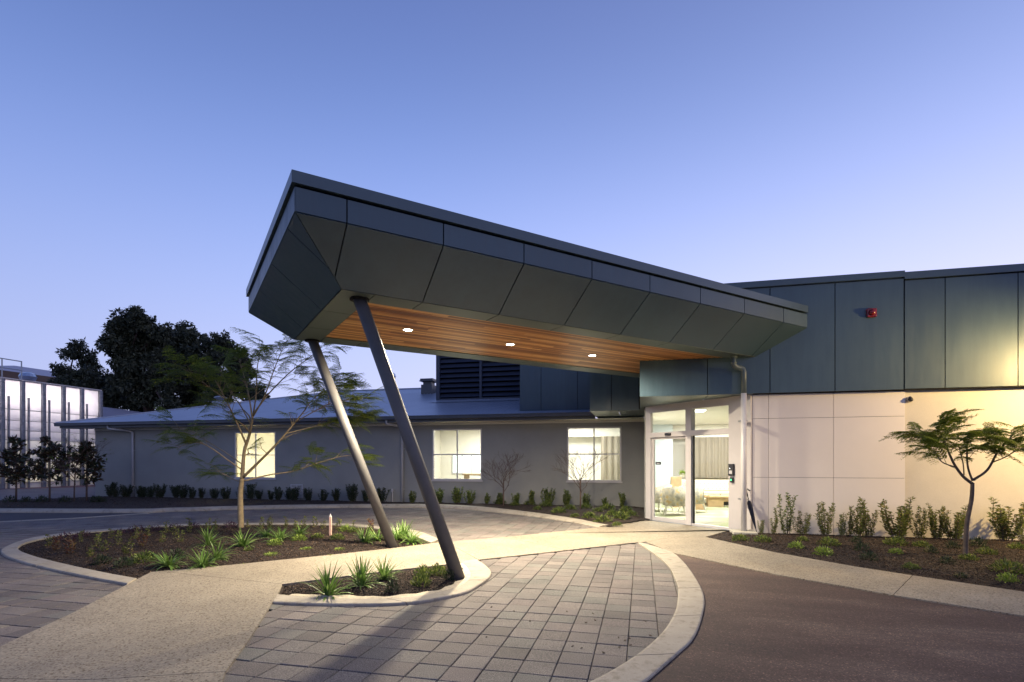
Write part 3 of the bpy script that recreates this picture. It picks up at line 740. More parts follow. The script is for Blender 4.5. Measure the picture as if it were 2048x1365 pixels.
# louvred vent grille low on the wall
p = OnB(582, 969, WB); q = OnB(606, 996, WB); m_ = MB()
x0, x1, z0, z1 = p[0], q[0], q[2], p[2]
m_.box(x0, x0+.03, WB-.03, WB-.002, z0, z1); m_.box(x1-.03, x1, WB-.03, WB-.002, z0, z1); m_.box(x0+.03, x1-.03, WB-.03, WB-.002, z0, z0+.03); m_.box(x0+.03, x1-.03, WB-.03, WB-.002, z1-.03, z1)
m_.box((x0+x1)/2-.01, (x0+x1)/2+.01, WB-.032, WB-.004, z0+.03, z1-.03)
gr = m_.build('vent_grille', 'frame_grey', wing)
for k in range(8):
    z = z0+.055+k*(z1-z0-.09)/7.5; m_ = MB(); m_.obox(((x0+x1)/2, WB-.016, z), ((x1-x0)/2-.03, 0, 0), (0, .011, .008), (0, -.002, .003)); m_.build('slat', 'frame_grey', gr)
m_ = MB(); p = OnB(785, 992, WB-.05); m_.tube([(p[0], WB-.05, .0), (p[0], WB-.05, .48)], .02, 8); m_.box(p[0]-.035, p[0]+.035, WB-.07, WB-.01, .42, .52); m_.build('tap', 'frame_white', wing)

# things standing on the wing's roof
def roof_z(b): return HC[2]+PIT*(b-HC[1])
def rooftop(px, b, name, label, kind):
    d = ray(px, 800); t = b/d[1]; x = d[0]*t; z = roof_z(b)
    T = thing(name, label, 'vent', (x, b, z))
    if kind == 'dome':
        m_ = MB(); m_.box(x-.24, x+.24, b-.24, b+.24, z-.15, z+.20); m_.build('curb', 'roof_sheet', T)
        m_ = MB(); m_.lathe([(.17, .20), (.17, .32), (.27, .34), (.27, .38), (.2, .42), (.1, .44), (0, .45)], (x, b, z)); m_.build('cowl', 'galv', T, True)
    elif kind == 'box':
        m_ = MB(); m_.box(x-.26, x+.26, b-.3, b+.3, z-.15, z+.35); m_.build('curb', 'gutter', T)
        m_ = MB(); m_.box(x-.33, x+.33, b-.36, b+.36, z+.50, z+.53); m_.box(x-.30, x+.30, b-.32, b+.32, z+.53, z+.62); m_.box(x-.2, x+.2, b-.2, b+.2, z+.35, z+.5); m_.build('hood', 'gutter', T)
    else:
        m_ = MB(); m_.tube([(x, b, z-.2), (x, b, z+.45)], .06, 10); m_.build('flue', 'chrome', T, True)
        m_ = MB(); m_.lathe([(.08, .45), (.17, .5), (.21, .62), (.17, .74), (.08, .8), (0, .82)], (x, b, z), 14); m_.build('turbine', 'chrome', T, False)
rooftop(441, 20.6, 'roof_vent', 'round cowl vent on a square curb on the left of the wing roof', 'dome')
rooftop(858, 22.9, 'roof_vent', 'dark hooded box vent beside the louvred plant screen', 'box')
rooftop(784, 25.3, 'flue_vent', 'shiny spinning flue cowl poking above the roof ridge', 'flue')

# louvred plant screen
SBp = 20.2
xL, xM, xR = OnB(872, 780, SBp)[0], OnB(961, 780, SBp)[0], -3.87
zb_, zt_ = roof_z(SBp)-.03, 5.85
scr = thing('plant_screen', 'dark louvred screen standing on the wing roof', 'screen', (xL, SBp, zb_))
m_ = MB()
for x0, x1 in ((xL, xL+.15), (xM-.045, xM+.045), (xR-.12, xR)): m_.box(x0, x1, SBp, SBp+.15, zb_, zt_)
m_.box(xL+.15, xM-.045, SBp, SBp+.15, zb_, zb_+.12); m_.box(xM+.045, xR-.12, SBp, SBp+.15, zb_, zb_+.12); m_.box(xL-.05, xR, SBp-.03, SBp+.17, zt_, zt_+.1)
m_.build('frame', 'navy_steel', scr)
m_ = MB(); m_.box(xL+.03, xR-.02, SBp+.3, SBp+.34, zb_-.5, zt_-.02); m_.box(xL, xL+.05, SBp+.151, SBp+4, zb_, zt_); m_.build('backing', 'gap_black', scr)
nb = 9
for (x0, x1) in ((xL+.152, xM-.047), (xM+.047, xR-.122)):
    for k in range(nb):
        z = zb_+.2+k*(zt_-zb_-.25)/nb; s_ = MB(); s_.obox(((x0+x1)/2, SBp+.075, z+.05), ((x1-x0)/2, 0, 0), (0, .07, .075), (0, -.004, .004)); s_.build('slat', 'navy_steel', scr)
m_ = MB(); m_.add([(xL-.1, SBp-.5, roof_z(SBp-.5)+.02), (xR-.02, SBp-.5, roof_z(SBp-.5)+.02), (xR-.02, SBp-.01, roof_z(SBp)+.03), (xL-.1, SBp-.01, roof_z(SBp)+.03)], [(0, 1, 2, 3)]); m_.build('flashing', 'roof_sheet', scr)

# ================================================================ MAIN BUILDING (upper cladding, pale walls, glazed entrance)
CB, CT, CZ = 11.86, 5.15, 2.87
main = thing('main_building', 'entrance building with dark blue cladding above pale walls', 'building', (4, 12, 0))
xl = -.04
def OnBx(px, b): d = ray(px, 800); return d[0]*b/d[1]
jx = [xl]+[OnBx(x, CB) for x in (1415, 1540, 1670, 1808)]
xs2 = [OnBx(x, CB) for x in (1809.5, 1891, 2037)]+[11.2, 12.9, 14.6]
def vquad(x0, x1, b, z0, z1): return [(x0, b, z0), (x1, b, z0), (x1, b, z1), (x0, b, z1)]
for i in range(4): panel(vquad(jx[i], jx[i+1], CB, CZ, 5.015), 'cladding_panel', 'clad', main, .008, .02, (0, -1, 0))
for i in range(5): panel(vquad(xs2[i], xs2[i+1], CB+.012, CZ+.01, 4.975), 'cladding_panel', 'clad', main, .008, .02, (0, -1, 0))
m_ = MB(); m_.box(xl+.001, 14.6, CB+.035, CB+.30, CZ+.004, 5.0); m_.box(xl+.02, xl+.3, CB+.3, 15.2, CZ+.004, 5.0)
m_.box(-1.37, xl+.02, 15.03, 15.3, CZ+.004, 5.0); m_.box(-1.37, -1.1, 15.3, 17.32, CZ+.004, 5.0); m_.box(-3.88, -1.37, 17.33, 17.6, 3.0, 5.0)
m_.build('wall_core', 'gap_black', main)
m_ = MB(); m_.box(xl-.03, jx[4]+.002, CB-.04, CB+.25, 5.03, CT); m_.build('parapet_cap', 'cap_metal', main)
m_ = MB(); m_.box(jx[4]+.004, 14.6, CB-.025, CB+.25, 4.99, CT-.025); m_.build('parapet_cap', 'cap_metal', main)
m_ = MB(); m_.box(xl+.3, 14.6, CB+.3, 26, 4.7, 4.75); m_.box(-3.85, xl+.3, 17.6, 26, 4.7, 4.75); m_.build('flat_roof', 'roof_sheet', main)
# left return and the block behind the canopy
panel([(xl, CB, CZ), (xl, 15, CZ), (xl, 15, 5.0), (xl, CB, 5.0)], 'cladding_panel', 'clad', main, .008, .02, (-1, 0, 0))
bx = [-1.39, OnBx(1223, 15.0), -.07]
for i in range(2): panel(vquad(bx[i], bx[i+1], 15.0, CZ, 5.0), 'cladding_panel', 'clad', main, .008, .02, (0, -1, 0))
panel([(-1.39, 15, CZ), (-1.39, 17.28, CZ), (-1.39, 17.28, 5.0), (-1.39, 15, 5.0)], 'cladding_panel', 'clad', main, .008, .02, (-1, 0, 0))
cx = [-3.89, OnBx(1082, 17.3), OnBx(1155, 17.3), -1.41]
for i in range(3): panel(vquad(cx[i], cx[i+1], 17.3, 3.06, 5.0), 'cladding_panel', 'clad', main, .008, .02, (0, -1, 0))
panel([(-3.89, 17.3, 3.1), (-3.89, 24, 3.1), (-3.89, 24, 5.0), (-3.89, 17.3, 5.0)], 'cladding_panel', 'clad', main, .008, .02, (-1, 0, 0))
m_ = MB(); m_.box(-3.93, -1.42, 17.26, 17.5, 5.0, CT); m_.box(-1.43, xl-.035, 14.96, 15.25, 5.0, CT); m_.build('parapet_cap', 'cap_metal', main)
# soffits under the upper block
def hquad(P, name, z, mat, gap=.007): return panel([(x, y, z) for x, y in P], name, mat, main, gap, .018, (0, 0, -1))
hquad([(-1.39, 15.0), (-.62, 15.0), (-.62, 17.30), (-1.39, 17.30)], 'soffit_panel', CZ-.002, 'clad_light')
hquad([(-.62, 15.0), (.10, 15.0), (.10, 17.30), (-.62, 17.30)], 'soffit_panel', CZ-.002, 'clad_light')
hquad([(xl, CB), (1.35, CB), (1.35, 12.86), (.05, 14.16), (xl, 14.16)], 'soffit_panel', CZ-.002, 'clad_light')
hquad([(1.35, CB), (2.22, CB), (2.22, 12.0), (1.35, 12.86)], 'soffit_panel', CZ-.002, 'clad_light')
hquad([(xl, 14.17), (.07, 14.17), (.07, 14.995), (xl, 14.995)], 'soffit_panel', CZ-.002, 'clad_light')
# pale wall panels and the rendered wall to their right
wx = [2.225, OnBx(1537, 12.0), OnBx(1667, 12.0), OnBx(1810.5, 12.0)]; wz = [-.04, 1.16, 2.37, 2.862]
for i in range(3):
    for j in range(3): panel(vquad(wx[i], wx[i+1], 12.0, wz[j], wz[j+1]), 'wall_panel', 'white_render', main, .0035, .025, (0, -1, 0))
m_ = MB(); m_.box(2.23, wx[3]-.01, 12.027, 12.2, -.04, 2.93); m_.build('panel_backing', 'gap_black', main)
m_ = MB(); m_.box(wx[3]-.005, 14.6, 12.04, 12.2, -.04, 2.93); m_.build('wall', 'cream_render', main)
m_ = MB(); m_.box(14.6, 14.75, 11.8, 26, -.04, 5.0); m_.box(-21.4, 14.6, 26, 26.1, -.04, 2.9); m_.build('outer_wall', 'cream_render', main)
# return wall from the entrance back to the wing
m_ = MB(); m_.box(.075, .17, 14.14, WB-.002, -.04, 2.90); m_.build('return_wall', 'grey_render', main)

# glazed entrance set at forty five degrees
J0 = Vector((.10, 14.10, 0)); E = Vector((.70711, -.70711, 0)); NI = Vector((.70711, .70711, 0))
def ebox(mb, s0, s1, d0, d1, z0, z1): mb.obox(J0+E*((s0+s1)/2)+NI*((d0+d1)/2)+Vector((0, 0, (z0+z1)/2)), E*((s1-s0)/2), NI*((d1-d0)/2), (0, 0, (z1-z0)/2))
def eint(px):       # distance along the entrance for a sight line
    d = ray(px, 900); A_ = np.array([[E.x, -d[0]], [E.y, -d[1]]]); s, t = np.linalg.solve(A_, [-J0.x, -J0.y]); return float(s)
S = {k: eint(v) for k, v in dict(l0=1290, l1=1301, d0=1313, d1=1367, m0=1372, m1=1383, r0=1459, r1=1478).items()}
zt, zh = 2.70, 2.14
f = MB()
ebox(f, 0, S['l1'], 0, .08, .0, 2.8675); ebox(f, S['l1'], S['r0'], 0, .08, zt, 2.8675)
ebox(f, S['l1'], S['m0'], -.02, .14, zh-.06, zh+.06); ebox(f, S['m1'], S['r0'], -.02, .14, zh-.06, zh+.06)
ebox(f, S['m0'], S['m1'], -.02, .12, 0, zt); ebox(f, S['m1'], S['r0'], .0, .12, .012, .06)
f.build('entrance_frame', 'frame_white', main)
f = MB(); ebox(f, S['r0'], 2.98, -.03, .16, 0, 2.8675); f.build('entrance_pillar', 'frame_white', main)
m_ = MB(); m_.box(.172, .185, 14.3, WB+.12, .013, 2.785); m_.build('lining', 'interior_white', main)
f = MB(); ebox(f, S['l1'], S['m1'], .05, .09, .06, .07); d = MB()
def leaf(s0, s1, z0, z1, dd):
    d = MB(); w = .045
    ebox(d, s0, s0+w, dd, dd+.045, z0, z1); ebox(d, s1-w, s1, dd, dd+.045, z0, z1); ebox(d, s0+w, s1-w, dd, dd+.045, z0, z0+.09); ebox(d, s0+w, s1-w, dd, dd+.045, z1-.05, z1)
    D = d.build('sliding_door', 'frame_white', main)
    g_ = MB(); ebox(g_, s0+w, s1-w, dd+.02, dd+.026, z0+.09, z1-.05); g_.build('pane', 'glass', D)
    return D
leaf(S['l1']+.03, S['m0']-.002, .02, zh-.062, .04)
f = MB(); ebox(f, S['m1']+.02, S['m1']+.04, .03, .06, .06, zh-.06); f.build('door_seal', 'gap_black', main)
g_ = MB(); ebox(g_, S['m1'], S['r0'], .06, .066, .06, zh-.06); g_.build('fixed_pane', 'glass', main)
for (a_, b_) in (('l1', 'm0'), ('m1', 'r0')):
    g_ = MB(); ebox(g_, S[a_], S[b_], .06, .066, zh+.06, zt); g_.build('transom_pane', 'glass', main)
m_ = MB(); c_ = J0+E*eint(1338)-NI*.04+Vector((0, 0, zh+.0)); m_.obox(c_, E*.085, NI*.03, (0, 0, .03)); tag(m_.build('door_sensor', 'dark_plastic', main, bevel=.008))
m_ = MB(); c_ = J0+E*(eint(1313)+.03)-NI*-.03+Vector((0, 0, 1.44)); m_.obox(c_, E*.085, NI*.006, (0, 0, .035))
sg = thing('door_sign', 'small dark sign plate on the glass of the sliding door', 'sign', tuple(c_)); m_.build('plate', 'dark_plastic', sg)
m_ = MB(); m_.obox(c_-NI*.008, E*.05, NI*.001, (0, 0, .010)); m_.build('lettering', 'frame_grey', sg)
# mat and threshold
m_ = MB(); ebox(m_, 0.02, 2.98, -.06, .2, -.03, .019); m_.build('threshold', 'galv', main)
# intercom, exit button
def wallbox(px, py, w, h, name, label, cat, extra):
    s = eint(px); d = ray(px, py); P_ = J0+E*s; t = P_.x/d[0] if abs(d[0]) > .05 else P_.y/d[1]; t = (P_.y)/d[1]; z = EYE+d[2]*t
    c_ = J0+E*s-NI*.055+Vector((0, 0, z)); T = thing(name, label, cat, tuple(c_)); m_ = MB(); m_.obox(c_, E*w, NI*.026, (0, 0, h)); m_.build('housing', 'dark_plastic', T, bevel=.006)
    extra(T, c_)
def ex1(T, c_):
    m_ = MB(); m_.obox(c_-NI*.028-E*.02+Vector((0, 0, .03)), E*.008, NI*.004, (0, 0, .010)); m_.build('lens', 'white_led', T)
    m_ = MB(); m_.obox(c_-NI*.028+Vector((0, 0, -.05)), E*.035, NI*.003, (0, 0, .035)); m_.build('keypad', 'frame_grey', T)
def ex2(T, c_):
    m_ = MB(); m_.obox(c_-NI*.028, E*.012, NI*.004, (0, 0, .018)); m_.build('button', 'green_led', T)
wallbox(1466, 940, .062, .125, 'intercom', 'black intercom box on the pale pillar right of the entrance', 'intercom', ex1)
wallbox(1467, 960, .036, .055, 'exit_button', 'small black button with a green light below the intercom', 'button', ex2)
# stormwater pipe beside the entrance: dark above, pale below
px_ = OnBx(1487, 11.78); pu = OnBx(1468, 11.6)
dp = thing('downpipe', 'round stormwater pipe with an elbow beside the entrance', 'downpipe', (px_, 11.75, .08))
m_ = MB(); m_.tube([(pu, 11.66, 3.60), (pu, 11.66, 3.46), (pu+.02, 11.67, 3.42), (pu+.05, 11.69, 3.40), (px_-.06, 11.74, 3.38), (px_-.02, 11.75, 3.36), (px_, 11.75, 3.31), (px_, 11.75, 2.875)], .052, 14); m_.build('upper_pipe', 'clad_light', dp, True)
m_ = MB(); m_.tube([(pu, 11.66, 3.615), (pu, 11.66, 3.585)], .075, 14); m_.tube([(pu, 11.66, 3.50), (pu, 11.66, 3.46)], .060, 14); m_.build('collar', 'clad_light', dp, True)
m_ = MB(); m_.tube([(px_, 11.75, 2.87), (px_, 11.75, .07)], .056, 16); m_.build('lower_pipe', 'pvc_white', dp, True)
m_ = MB(); m_.box(px_-.07, px_+.07, 11.75, 11.99, .70, .73); m_.box(px_-.07, px_+.07, 11.75, 11.99, 2.3, 2.33); m_.build('bracket', 'galv', dp)
m_ = MB(); m_.box(px_-.24, px_+.21, 11.45, 11.97, -.03, .085); pd = m_.build('drain_block', 'pad_concrete', None, bevel=.008); tag(pd, 'pale concrete block at the foot of the stormwater pipe', 'concrete block')
# wall fittings
c_ = OnB(1743, 626, CB-.03); st = thing('alarm_strobe', 'red fire alarm strobe high on the dark cladding', 'alarm', c_)
m_ = MB(); m_.box(c_[0]-.085, c_[0]+.085, CB-.06, CB-.001, c_[2]-.085, c_[2]+.085); m_.build('base', 'red_plastic', st, bevel=.012)
m_ = MB(); m_.tube([(c_[0], CB-.06, c_[2]), (c_[0], CB-.11, c_[2])], [.065, .045], 16); m_.build('lens', 'red_plastic', st, True)
c_ = OnB(1820, 799, 12.0); sc = thing('security_camera', 'white dome security camera under the cladding edge', 'camera', c_)
m_ = MB(); m_.tube([(c_[0], 12.04, c_[2]), (c_[0], 11.98, c_[2])], .052, 18); m_.build('base', 'frame_white', sc, True)
m_ = MB(); m_.tube([(c_[0], 11.98, c_[2]), (c_[0]-.01, 11.945, c_[2]-.01), (c_[0]-.018, 11.92, c_[2]-.018)], [.042, .038, .022], 16); m_.build('dome', 'dark_plastic', sc, True)
m_ = MB(); m_.tube([(c_[0], 11.985, c_[2]), (c_[0]-.006, 11.95, c_[2]-.006)], [.058, .052], 18, False); m_.build('ring', 'frame_white', sc, True)
# closed umbrella leaning by the pipe
u0 = Vector((px_+.25, 11.80, .06)); u1 = Vector((px_+.08, 11.93, .88)); um = thing('umbrella', 'closed dark umbrella leaning behind the stormwater pipe', 'umbrella', tuple(u0))
L = lambda t: u0+(u1-u0)*t
m_ = MB(); m_.tube([L(.08), L(.3), L(.55), L(.72), L(.76)], [.012, .032, .045, .042, .018], 9); m_.build('canopy', 'umbrella_cloth', um)
m_ = MB(); m_.tube([L(0), L(.9)], .008, 6); m_.build('shaft', 'dark_plastic', um)
m_ = MB(); m_.tube([L(.86), L(1.0), L(1.05)+Vector((.03, 0, 0)), L(1.0)+Vector((.07, 0, 0))], .014, 8); m_.build('handle', 'dark_plastic', um, True)

# ================================================================ ENTRANCE CANOPY
AX = Vector((.70711, .70711, 0)); PE = Vector((-.70711, .70711, 0))
p0 = OnB(683, 579, 1)      # direction only
def solve_z(px, py, z): g_ = G(px, py, z); return Vector(g_)
ZS, ZF, ZT = 3.62, 4.155, 4.58
O_ = solve_z(683, 579, ZS); far = solve_z(590, 680, ZS); WID = (far-O_).dot(PE)
U_ = .66; Vw = .68
def C(s, w, z): q = O_+AX*s+PE*w; return (q.x, q.y, z)
can = thing('entrance_canopy', 'angular dark canopy with timber soffit reaching out on two slanted posts', 'canopy', (O_.x, O_.y, 0))
def s_near(px, w):      # position along the axis of a sight line crossing the plane at offset w
    d = ray(px, 900); n_ = PE; t = (O_.dot(n_)+w)/(d[0]*n_.x+d[1]*n_.y); return Vector((d[0]*t, d[1]*t, 0)).dot(AX)-Vector((O_.x, O_.y, 0)).dot(AX)
nj = [s_near(x, -Vw) for x in (694, 887, 1048, 1184, 1300, 1401, 1489, 1567)]
print('canopy width', WID, 'joints', [round(x, 2) for x in nj])
def sB(w, b): return (b-O_.y-PE.y*w)/AX.y     # where the plane y=b is reached
sj = [-U_]+nj+[sB(-Vw, 12.0)]
sj = [x for x in sj if x <= sB(-Vw, 12.0)+1e-6]
for i in range(len(sj)-1):
    a_, b_ = sj[i], sj[i+1]
    panel([C(a_, -Vw, ZF), C(b_, -Vw, ZF), C(b_, -Vw, ZT-.15), C(a_, -Vw, ZT-.15)], 'fascia_panel', 'clad', can, .008, .02, -PE)
# slanted near side, in (s, v): v 0 at the fascia, 1 at the soffit
def near_pt(s, v): return C(s, -Vw*(1-v), ZF+(ZS-ZF)*v)
def near_panel(a_, b_, v0=0, v1=1, name='slanted_panel'):
    P = [(a_, v0), (b_, v0), (b_, v1), (a_, v1)]
    P = clip(P, lambda q: q[0]-(-U_+U_*q[1]))
    P = clip(P, lambda q: sB(-Vw*(1-q[1]), 12.0)-q[0])
    if len(P) >= 3: panel([near_pt(*q) for q in P], name, 'clad', can, .008, .02, (-PE.x, -PE.y, -1))
for i in range(len(sj)-1): near_panel(sj[i], sj[i+1])
near_panel(sj[-1], sj[-1]+2)
# end face
W1 = WID+Vw
def s_end(px):   # offset w where a sight line meets the plane s=-U_
    d = ray(px, 900); t = (O_.dot(AX)-U_)/(d[0]*AX.x+d[1]*AX.y); return Vector((d[0]*t, d[1]*t, 0)).dot(PE)-O_.dot(PE)
wj = [-Vw]+[s_end(x) for x in (574, 542, 518)]+[W1]
print('end joints', [round(x, 2) for x in wj], 'W1', W1)
for i in range(len(wj)-1):
    a_, b_ = wj[i], wj[i+1]
    panel([C(-U_, a_, ZF), C(-U_, b_, ZF), C(-U_, b_, ZT-.15), C(-U_, a_, ZT-.15)], 'fascia_panel', 'clad', can, .008, .02, -AX)
    P = [(a_, 0), (b_, 0), (b_, 1), (a_, 1)]
    P = clip(P, lambda q: q[0]-(-Vw+Vw*q[1])); P = clip(P, lambda q: (W1-Vw*q[1])-q[0])
    if len(P) >= 3: panel([C(-U_*(1-v), w, ZF+(ZS-ZF)*v) for w, v in P], 'slanted_panel', 'clad', can, .008, .02, (-AX.x, -AX.y, -1))
# far side
fj = [-U_]+[x for x in nj]+[sB(W1, 14.9)]; fj = sorted(x for x in fj if x <= sB(W1, 14.9)+1e-6); 
while fj[-1]-fj[-2] > 1.6: fj.insert(-1, fj[-2]+1.25)
for i in range(len(fj)-1):
    a_, b_ = fj[i], fj[i+1]
    panel([C(a_, W1, ZF), C(b_, W1, ZF), C(b_, W1, ZT-.15), C(a_, W1, ZT-.15)], 'fascia_panel', 'clad', can, .008, .02, PE)
    P = clip([(a_, 0), (b_, 0), (b_, 1), (a_, 1)], lambda q: q[0]-(-U_+U_*q[1]))
    panel([C(s, W1-Vw*v, ZF+(ZS-ZF)*v) for s, v in P], 'slanted_panel', 'clad', can, .008, .02, (PE.x, PE.y, -1))
# roof cap and body
SE = 9.5
m_ = MB()
m_.prism([C(-U_-.035, -Vw-.035, ZT-.13), C(sB(-Vw-.035, CB-.045), -Vw-.035, ZT-.13), C(sB(-Vw+.12, CB-.045), -Vw+.12, ZT-.13), C(-U_+.12, -Vw+.12, ZT-.13)], (0, 0, .13))
m_.prism([C(-U_-.035, -Vw-.033, ZT-.13), C(-U_-.035, W1+.033, ZT-.13), C(-U_+.12, W1+.033, ZT-.13), C(-U_+.12, -Vw+.121, ZT-.13)], (0, 0, .129))
m_.prism([C(-U_-.033, W1+.035, ZT-.13), C(sB(W1, 14.9), W1+.035, ZT-.13), C(sB(W1, 14.9), W1-.12, ZT-.13), C(-U_+.12, W1-.12, ZT-.13)], (0, 0, .128))
m_.build('roof_cap', 'cap_metal', can)
def inner(q, k=.03): return q
core = [C(-U_+.03, -Vw+.03, 0), C(sB(-Vw+.03, 12.1), -Vw+.03, 0), C(sB(W1-.03, 14.9), W1-.03, 0), C(-U_+.03, W1-.03, 0)]
low_ = [C(.03, .03, 0), C(sB(.03, 12.1), .03, 0), C(sB(WID-.03, 14.9), WID-.03, 0), C(.03, WID-.03, 0)]
V = [(q[0], q[1], ZT-.16) for q in core]+[(q[0], q[1], ZF+.012) for q in core]+[(q[0], q[1], ZS+.05) for q in low_]
m_ = MB(); m_.add(V, [(0, 1, 2, 3), (8, 9, 10, 11)]+[(r_*4+i, r_*4+(i+1) % 4, r_*4+4+(i+1) % 4, r_*4+4+i) for r_ in (0, 1) for i in range(4)]); m_.build('frame_core', 'gap_black', can)
m_ = MB(); m_.prism([C(-U_+.1, -Vw+.1, ZT-.06), C(sB(-Vw+.1, CB-.05), -Vw+.1, ZT-.06), C(sB(W1-.1, 14.8), W1-.1, ZT-.06), C(-U_+.1, W1-.1, ZT-.06)], (0, 0, .02)); m_.build('roof_deck', 'roof_sheet', can)
# soffit margin panels round the timber
Wn, Wf, Sw = .40, WID-.46, .42
def send(w):
    s1 = sB(w, CB-.002); q = C(s1, w, 0); return s1 if q[0] > xl else sB(w, 14.98)
def margin(s0, s1, w0, w1):
    P = [(s0, w0), (s1, w0), (s1, w1), (s0, w1)]
    P = clip(P, lambda q: sB(q[1], CB+.3 if w0 < 1 else 14.98)-q[0]) 
    if len(P) >= 3: panel([C(s, w, ZS) for s, w in P], 'soffit_panel', 'clad_light', can, .007, .02, (0, 0, -1))
ej = [0]+[max(.1, x) for x in nj if x > .3]+[sB(0, 12.1)]
for i in range(len(ej)-1): margin(ej[i] if i else Sw, ej[i+1], 0, Wn)
for (w0, w1) in ((0, 1.1), (1.1, 2.2), (2.2, WID)): panel([C(0, w0, ZS), C(Sw, w0, ZS), C(Sw, w1, ZS), C(0, w1, ZS)], 'soffit_panel', 'clad_light', can, .007, .02, (0, 0, -1))
ej2 = [Sw]+[x for x in nj if x > .6]; 
while ej2[-1]+1.25 < sB(Wf, 14.98): ej2.append(ej2[-1]+1.25)
ej2.append(sB(Wf, 14.98))
for i in range(len(ej2)-1): margin(ej2[i], ej2[i+1], Wf, WID)
# timber planks
rp = random.Random(11); NP = 34; pw = (Wf-Wn)/NP
wood_parts = 0
for k in range(NP):
    w0 = Wn+k*pw+.004; w1 = Wn+(k+1)*pw-.004; s = Sw+.01; end = min(send(w0), send(w1)) if send(w0) < 11 else send(w0)
    s1w = send((w0+w1)/2)
    cuts = [s]; s = s+rp.uniform(.8, 3.2)
    while s < s1w-.5: cuts.append(s); s += rp.uniform(1.8, 3.6)
    cuts.append(s1w)
    for i in range(len(cuts)-1):
        a_, b_ = cuts[i]+.001, cuts[i+1]-.001
        z = ZS+.012+rp.uniform(-.001, .001)
        P = [(a_, w0), (b_, w0), (b_, w1), (a_, w1)]
        c_ = C((a_+b_)/2, (w0+w1)/2, z); me_L = (b_-a_)/2; me_W = (w1-w0)/2
        m_ = MB(); e0 = .003
        V = [(-me_L, -me_W, .012), (me_L, -me_W, .012), (me_L, me_W, .012), (-me_L, me_W, .012), (-me_L, -me_W, e0), (me_L, -me_W, e0), (me_L, me_W, e0), (-me_L, me_W, e0),
             (-me_L, -me_W+e0, 0), (me_L, -me_W+e0, 0), (me_L, me_W-e0, 0), (-me_L, me_W-e0, 0)]
        Fq = [(0, 1, 2, 3), (11, 10, 9, 8)]+[(r_*4+i_, r_*4+(i_+1) % 4, r_*4+4+(i_+1) % 4, r_*4+4+i_) for r_ in (0, 1) for i_ in range(4)]
        me = bpy.data.meshes.new('plank'); me.from_pydata(V, [], Fq); me.materials.append(MATS['soffit_wood'])
        o = bpy.data.objects.new('plank', me); o.location = Vector(c_)-wl(can); o.rotation_euler = (0, 0, R(45)); o.parent = can; COL.objects.link(o)
m_ = MB(); m_.prism([C(Sw-.02, Wn-.02, ZS+.027), C(sB(Wn, 12.0), Wn-.02, ZS+.027), C(sB(Wf, 14.9), Wf+.02, ZS+.027), C(Sw-.02, Wf+.02, ZS+.027)], (0, 0, .004)); m_.build('soffit_backing', 'gap_black', can)
# slanted posts
for (bx_, by_, tx, ty) in ((917, 1157, 719, 598), (785, 1093.5, 625, 681)):
    b0 = Vector(G(bx_, by_, .02)); t0 = solve_z(tx, ty, ZS); dd = (t0-b0).normalized()
    m_ = MB(); m_.tube([b0-dd*.12, t0+dd*.03], .084, 28); m_.build('post', 'column_paint', can, True)
    m_ = MB(); m_.tube([t0-Vector((0, 0, .022)), t0], .125, 24); m_.build('post_collar', 'gap_black', can, True)
# downlights
for (px, py, lab) in ((815.5, 661, 'glowing canopy downlight nearest the slanted posts'), (1020.5, 690, 'middle one of the three glowing canopy downlights'), (1184.5, 712, 'glowing canopy downlight nearest the entrance door')):
    q = solve_z(px, py, ZS); dl = thing('downlight', lab, 'downlight', (q.x, q.y, ZS), 'downlights in the timber soffit')
    m_ = MB(); m_.lathe([(.095, .001), (.095, -.006), (.076, -.010), (.068, .004)], (q.x, q.y, ZS+.01), 24); m_.build('trim_ring', 'frame_white', dl, True)
    m_ = MB(); m_.lathe([(0, 0), (.068, 0)], (q.x, q.y, ZS+.004), 20); m_.build('lens', 'lamp_disc', dl)
    DOWNLIGHTS.append(q)
LPOW = (1650, 1050, 950)
for q, pw_ in zip(DOWNLIGHTS, LPOW):
    lamp('downlight_lamp', 'SPOT', (q.x, q.y, ZS-.02), pw_, WARM, spot_size=R(174), spot_blend=.75, shadow_soft_size=.05)

# lamp on the wall beyond the right edge: shines down the pale wall and the lower cladding
wl_x, wl_y, wl_z = 8.2, 10.1, 3.5
wlt = thing('wall_lamp', 'warm flood lamp on a bracket beyond the right end of the view', 'lamp', (wl_x, wl_y, wl_z))
m_ = MB(); m_.tube([(wl_x, CB, wl_z+.15), (wl_x, wl_y+.05, wl_z+.15)], .03, 8); m_.build('bracket', 'galv', wlt)
m_ = MB(); m_.box(wl_x-.16, wl_x+.16, wl_y-.16, wl_y+.16, wl_z+.02, wl_z+.16); m_.build('housing', 'dark_plastic', wlt)
m_ = MB(); m_.box(wl_x-.11, wl_x+.11, wl_y-.11, wl_y+.11, wl_z+.012, wl_z+.019); m_.build('lens', 'lamp_disc', wlt)
lamp('wall_lamp_light', 'SPOT', (wl_x, wl_y, wl_z), 1950, (1.0, .70, .28), rot=Vector((-.40, .72, -.56)).to_track_quat('-Z', 'Y').to_euler(), spot_size=R(165), spot_blend=.45, shadow_soft_size=.10)

